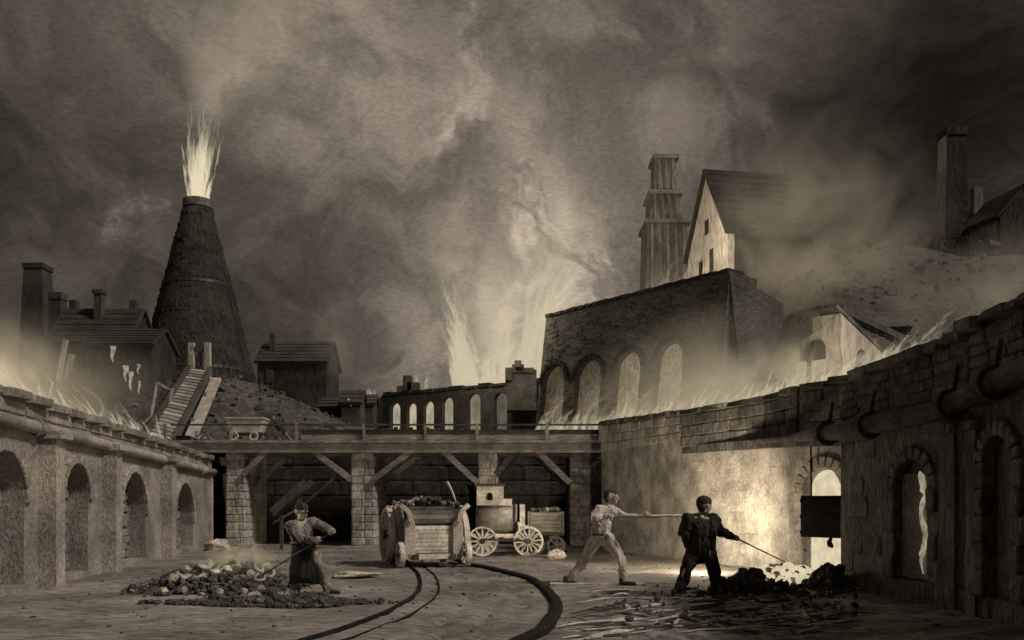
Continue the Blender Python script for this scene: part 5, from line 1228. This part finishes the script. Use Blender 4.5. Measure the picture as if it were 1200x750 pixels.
# ---- boy pushing the tub on the viaduct
DB_ = 31.4
def J4(px, py, dy=0.0): p = P(px, py, DB_); return V((p.x, DB_+dy, p.z))
m4 = thing('person', 'boy bent double pushing the small tub along the viaduct deck', 'person', (J4(326, 518).x, DB_, 3.75))
hd = J4(319, 490); fw = (-1, -.2, -.2)
blob('body', head_caps(hd, fw, .85)+chain([hd-V((-.04, 0, .06)), J4(325, 498), J4(331, 504)], [.05, .12, .12])+chain([J4(323, 497, -.1), J4(317, 499, -.1), J4(313, 500, -.1)], [.05, .04, .03])+chain([J4(331, 505, -.05), J4(325, 511, -.05), J4(329, 517, -.05)], [.08, .06, .05])+chain([J4(331, 505, .08), J4(336, 511, .08), J4(341, 517, .08)], [.08, .06, .05]), M_gcoat, m4, vox=.014)
blob('coat', chain([J4(324, 496), J4(331, 504)], [.15, .14])+chain([J4(323, 497, -.1), J4(317, 499, -.1)], [.07, .055]), M_dcoat, m4, vox=.016)
blob('cap', [(hd+V((0, 0, .05)), .085, hd+V((-.03, 0, .055)), .08)], M_dcoat, m4, vox=.014)

# broken slag lying over the banks
sk = MB(); rn = random.Random(55); n0 = 0
while n0 < 3200:
    a_ = rn.uniform(-.75, .85); d_ = 18+62*rn.random(); x, y = a_*d_, d_
    if -.40 < a_ < .14 and d_ < 41: continue
    if a_ > 0 and (x < 8.5 or d_ < 20): continue
    if a_ < 0 and (x > -12.5 and d_ < 41): continue
    s_ = rn.uniform(.10, .34)*(.3+d_*.012)*(.5+rn.random()); m_ = Matrix.Rotation(rn.random()*6, 3, 'Z') @ Matrix.Rotation(rn.random()*3, 3, 'X') @ Matrix.Rotation(rn.random()*3, 3, 'Y'); sk.box((x, y, terr(x, y)), (s_*rn.uniform(.8, 1.6), s_, s_*rn.uniform(.5, 1)), M=m_); n0 += 1
tag(sk.build('slag_rubble', M_bank), 'broken slag lying over the cinder banks and hillside', 'slag', kind='stuff')

# ================================================================== FIRE
class FT(MB):
    def __init__(s): super().__init__(); s.fd = []
    def tongue(s, base, h, w, lean=(0, 0), wob=.3, n=9, sides=7, seed=0, f0=1.0):
        k0 = len(s.v); base = V(base); pts, rr = [], []
        for i in range(n):
            q = i/(n-1); wx = wob*q*(mn.noise(V((seed*1.7, q*2.2, 0)))+.45*mn.noise(V((seed*3.1, q*6.5, 2)))); wy = wob*q*mn.noise(V((seed*1.7, q*2.2, 9)))
            pts.append(base+V((lean[0]*q*q+wx*h*.5, lean[1]*q*q+wy*h*.5, h*q))); rr.append(max(.004, w*(math.sin(math.pi*min(1, (q*.82+.18)))**.8)*(1-.35*q)))
        s.tube(pts, rr, sides, cap=False)
        for i in range(n):
            q = i/(n-1); s.fd += [f0*max(0, (1-q)**.8)*min(1, .35+q*4)]*sides
    def build2(s, name, m, label, cat, parent=None):
        o = s.build(name, m, parent, smooth=True, fix=False)
        at = o.data.attributes.new('fade', 'FLOAT', 'POINT'); at.data.foreach_set('value', s.fd)
        return tag(o, label, cat, kind='stuff')
rn = random.Random(77)
# furnace top
ft = FT()
for k in range(230):
    x = rn.gauss(0, .45); x = max(-1, min(1, x)); z0 = rn.uniform(0, 1)**1.6*4.2; fl_x = 1+.20*z0; h = rn.uniform(1.4, 4.8)*(1-.3*abs(x))
    ft.tongue((-27.6+x*.74*fl_x+.07*z0, 75+rn.uniform(-.6, .6), 27.5+z0), h, rn.uniform(.05, .17), lean=((x*.22+.07)*h, 0), wob=.16, seed=k, f0=rn.uniform(.35, .95)*(1-.12*z0))
for k in range(70):
    z0 = rn.uniform(2, 7); x = rn.gauss(0, .5)*(1+.12*z0); ft.tongue((-27.6+x+.10*z0, 75+rn.uniform(-.6, .6), 27.5+z0), rn.uniform(1.5, 4), rn.uniform(.03, .08), lean=(.35+.2*x, 0), wob=.2, seed=k+500, f0=rn.uniform(.06, .2))
ft.build2('flame', M_flame_hot, 'tall jet of fire shooting from the top of the furnace cone', 'flame')
# burning gas behind the far oven range
def plume(label, specs, m=None):
    ft = FT()
    for (px, py, d, hpx, wpx, lx, n, spread) in specs:
        for k in range(n):
            p = P(px+rn.uniform(-spread, spread), py, d); sc = d/1000; h = hpx*sc*rn.uniform(.35, 1.0)
            ft.tongue((p.x, d+rn.uniform(-1, 1), p.z-.5+rn.random()**2*h*.5), h, wpx*sc*rn.uniform(.25, .8), lean=(lx*sc*h/(hpx*sc)*rn.uniform(.6, 1.3), 0), wob=.35, seed=rn.random()*99, f0=rn.uniform(.35, .9))
    return ft.build2('flame', m or M_flame, label, 'flame')
plume('broad sheet of flame rising straight up behind the far oven range', [(543, 452, 66, 115, 7, -30, 44, 9), (546, 452, 66, 70, 10, -14, 36, 16), (560, 452, 66, 36, 8, 0, 18, 22)])
plume('leaning flames streaming up beside the tall oven bank', [(600, 452, 60, 100, 10, 34, 44, 18), (622, 440, 60, 140, 8, 50, 44, 12), (585, 452, 60, 45, 10, 10, 22, 20)])
plume('small ragged flames at the left end of the far oven range', [(487, 458, 64, 26, 5, 4, 16, 14), (463, 462, 64, 20, 4, -4, 6, 5)])
plume('little bright fire burning between the peaked shed and the far ovens', [(437, 474, 64, 24, 4.5, -2, 12, 4)])
def edge_fire(label, path, n, hr_, wr_, lean, seed, m=None, dep=1.0, f=(.3, .9)):
    ft = FT(); rn_ = random.Random(seed); tot = len(path)-1
    for k in range(n):
        q = rn_.random()*tot; i = int(q); p = V(path[i]).lerp(V(path[i+1]), q-i)+V((0, 0, rn_.uniform(-.25, .1))); hb = rn_.uniform(*hr_)*(1.5 if rn_.random() < .12 else 1)
        ft.tongue(p+V((0, rn_.uniform(0, dep), 0)), hb, rn_.uniform(*wr_), lean=(lean*hb*rn_.uniform(.4, 1.4), 0), wob=.6, n=7, sides=6, seed=seed+k*.37, f0=rn_.uniform(*f))
    return ft.build2('flame', m or M_flame, label, 'flame')
edge_fire('fringe of low flames licking along the back edge of the left oven wall', [(-9.9, 15, 3.3), (-10.6, 19, 3.25), (-11.1, 23, 3.15), (-11.7, 28, 3.05)], 420, (.3, 1.3), (.03, .09), -.5, 11, f=(.3, .9))
edge_fire('long fringe of low flames along the top of the right oven wall', [(3.9, 29.2, 4.1), (5.4, 23.4, 4.0), (6.7, 19.9, 4.0), (7.5, 17.0, 4.1), (7.2, 14.6, 3.7)], 520, (.25, 1.0), (.02, .07), .7, 12, f=(.25, .8))
edge_fire('flames at the foot of the tall oven bank and its leaning arches', [(1.2, 47.5, 5.2), (4.5, 43.5, 5.2), (8.5, 38.5, 5.2), (11.5, 39, 5.2)], 260, (.5, 1.8), (.06, .22), .6, 13, f=(.2, .5))
edge_fire('flames licking up behind the roof edge of the tall oven bank', [(7.8, 47.6, 12.0), (9.6, 49.8, 12.9), (12.0, 49.4, 13.6)], 120, (.7, 2.3), (.10, .3), .25, 14, f=(.25, .8))
edge_fire('thin flames along the foot of the hillside arcade', [(8.6, 23.2, 4.6), (11, 25.4, 4.6), (14.6, 29.6, 5.0)], 90, (.25, .9), (.04, .13), .4, 15, f=(.2, .55))
# curls of steam off the heap on the left
cu = FT(); rn = random.Random(31)
for k in range(20):
    px, py = rn.uniform(236, 318), rn.uniform(655, 690); c = P(px, py, 14.3+rn.uniform(-.3, .5)); pts = []; r0 = rn.uniform(.05, .17); a0_ = rn.uniform(0, 6.28); sg = rn.choice((-1, 1)); turns = rn.uniform(.45, .95)
    for i in range(18):
        q = i/17; a = a0_+sg*turns*2*math.pi*q; r = r0*(1-.75*q); pts.append(c+V((math.cos(a)*r*1.2, rn.uniform(-.01, .01), math.sin(a)*r)))
    cu.tube(pts, [.020*math.sin(math.pi*(i+.5)/18)+.003 for i in range(18)], 6, cap=False); cu.fd += [.22*math.sin(math.pi*(i+.5)/18) for i in range(18) for _ in range(6)]
M_steam = fire_mat('steam_curl', .62, soft=.7, cut=(.2, .5), amin=.35, nscale=8)  # steam made to glow, the glow of the fires on it put into emission
cu.build2('steam', M_steam, 'curling wisps of softly glowing steam rising off the left coke heap', 'steam')

# smoke banks (real volumes) --------------------------------------------------
S_bright = unit_sphere(smoke_mat('self_lit_smoke', .7, emis=.06, nscale=1.1, cut=(.40, .66), nz=.7))
S_far = unit_sphere(smoke_mat('far_smoke', .20, emis=.026, nscale=.35, cut=(.36, .62), nz=.8))
S_dim = unit_sphere(smoke_mat('dim_smoke', .20, emis=.004, nscale=.30, cut=(.38, .60), nz=.9))
S_fire = unit_sphere(smoke_mat('fire_haze', .05, emis=.10, nscale=.30, cut=(.40, .68), nz=.35, fall=1.0))
puff('smoke_bank', S_bright, (-11.9, 20.5, 3.8), (1.7, 8.5, 2.1), (0, 0, R(8)), 'bank of self-lit smoke drifting along behind the left oven wall')
puff('smoke_bank', S_far, (-24, 38, 6.5), (9, 7, 4.2), (0, 0, 0), 'pale smoke rolling in front of the dark engine house at left')
puff('smoke_bank', S_bright, (6.1, 23.4, 4.3), (1.6, 7.5, 1.3), (0, 0, R(19)), 'self-lit smoke hugging the top of the right oven wall')
puff('smoke_bank', S_far, (9.2, 35.5, 6.6), (7.0, 5.0, 3.6), (0, R(-12), 0), 'pale smoke rising at the foot of the tall oven bank')
puff('smoke_bank', S_dim, (16.4, 44, 15.0), (6.6, 5.0, 7.5), (0, 0, 0), 'dusky smoke billowing between the gabled house and the hill')
puff('smoke_bank', S_dim, (22, 40, 10.8), (9, 6, 3.4), (0, R(-24), 0), 'grey smoke lying over the right-hand hillside')
puff('smoke_bank', S_far, (-14.8, 70, 15.0), (2.0, 2.0, 5.5), (0, 0, 0), 'faint upright puff of smoke beyond the long shed')
puff('fire_glow', S_fire, (-1.5, 64, 16.0), (5.5, 4, 13), (0, R(-6), 0), 'towering luminous smoke over the far oven range', cat='smoke')
puff('fire_glow', S_fire, (1.8, 60, 16.5), (4.5, 4, 11), (0, R(20), 0), 'luminous smoke leaning over the tall oven bank', cat='smoke')
puff('smoke_plume', S_far, (-22.5, 77, 46), (6.5, 4, 13), (0, R(30), 0), 'pale smoke trailing away above the furnace fire')
puff('smoke_plume', S_dim, (12.5, 63, 31), (3.5, 3, 6.5), (0, R(15), 0), 'smoke curling up from the stepped tower')


S_steam = unit_sphere(smoke_mat('steam', 3.2, emis=.32, nscale=4.5, cut=(.42, .62), fall=.8))
puff('steam_cloud', S_steam, (-4.75, 14.9, .55), (.66, .5, .34), label='small bright cloud of steam hanging on the left coke heap', cat='steam')
puff('smoke_bank', S_bright, (8.6, 31.0, 5.6), (4.2, 3.0, 1.9), (0, R(-10), 0), 'luminous smoke streaming over the bank left of the hillside arcade')

# ---- lamps standing for the fires, two of them added in the open yard
ls_ = bpy.data.lights.new('firelight', 'SPOT'); lo_ = bpy.data.objects.new('firelight', ls_); COL.objects.link(lo_)
ls_.energy = 1450; ls_.spot_size = R(125); ls_.spot_blend = 1.0; ls_.shadow_soft_size = .3; ls_.color = (1, .87, .62)
lo_.location = fm.pt(-.3, .85, -2.1); lo_.rotation_euler = (-(V((3.0, 27, 1.9))-lo_.location)).to_track_quat('Z', 'Y').to_euler()  # spot added in open air off the mouth to brighten the wall
fire_light(fm.pt(-1.1, .8, -1.7), 120, .25)  # point lamp added in the yard to brighten the two men
fire_light((-4.4, 14.1, 1.25), 26, .25)
fire_light((-27.0, 72.5, 33), 900, 1.5)
fire_light((8.6, 47.0, 16.0), 1400, 1.0); fire_light((4.0, 39.5, 5.2), 380, 1.2)
fire_light((-1.0, 52, 13.0), 1800, 1.5)
fire_light((8.0, 21.5, 5.6), 160, .6); fire_light((11.2, 22.0, 6.2), 160, .6); fire_light((-12.6, 20, 4.6), 160, .6); fire_light((-14, 31, 5), 130, .6)
fire_light((-26, 53, 9), 160, 1)
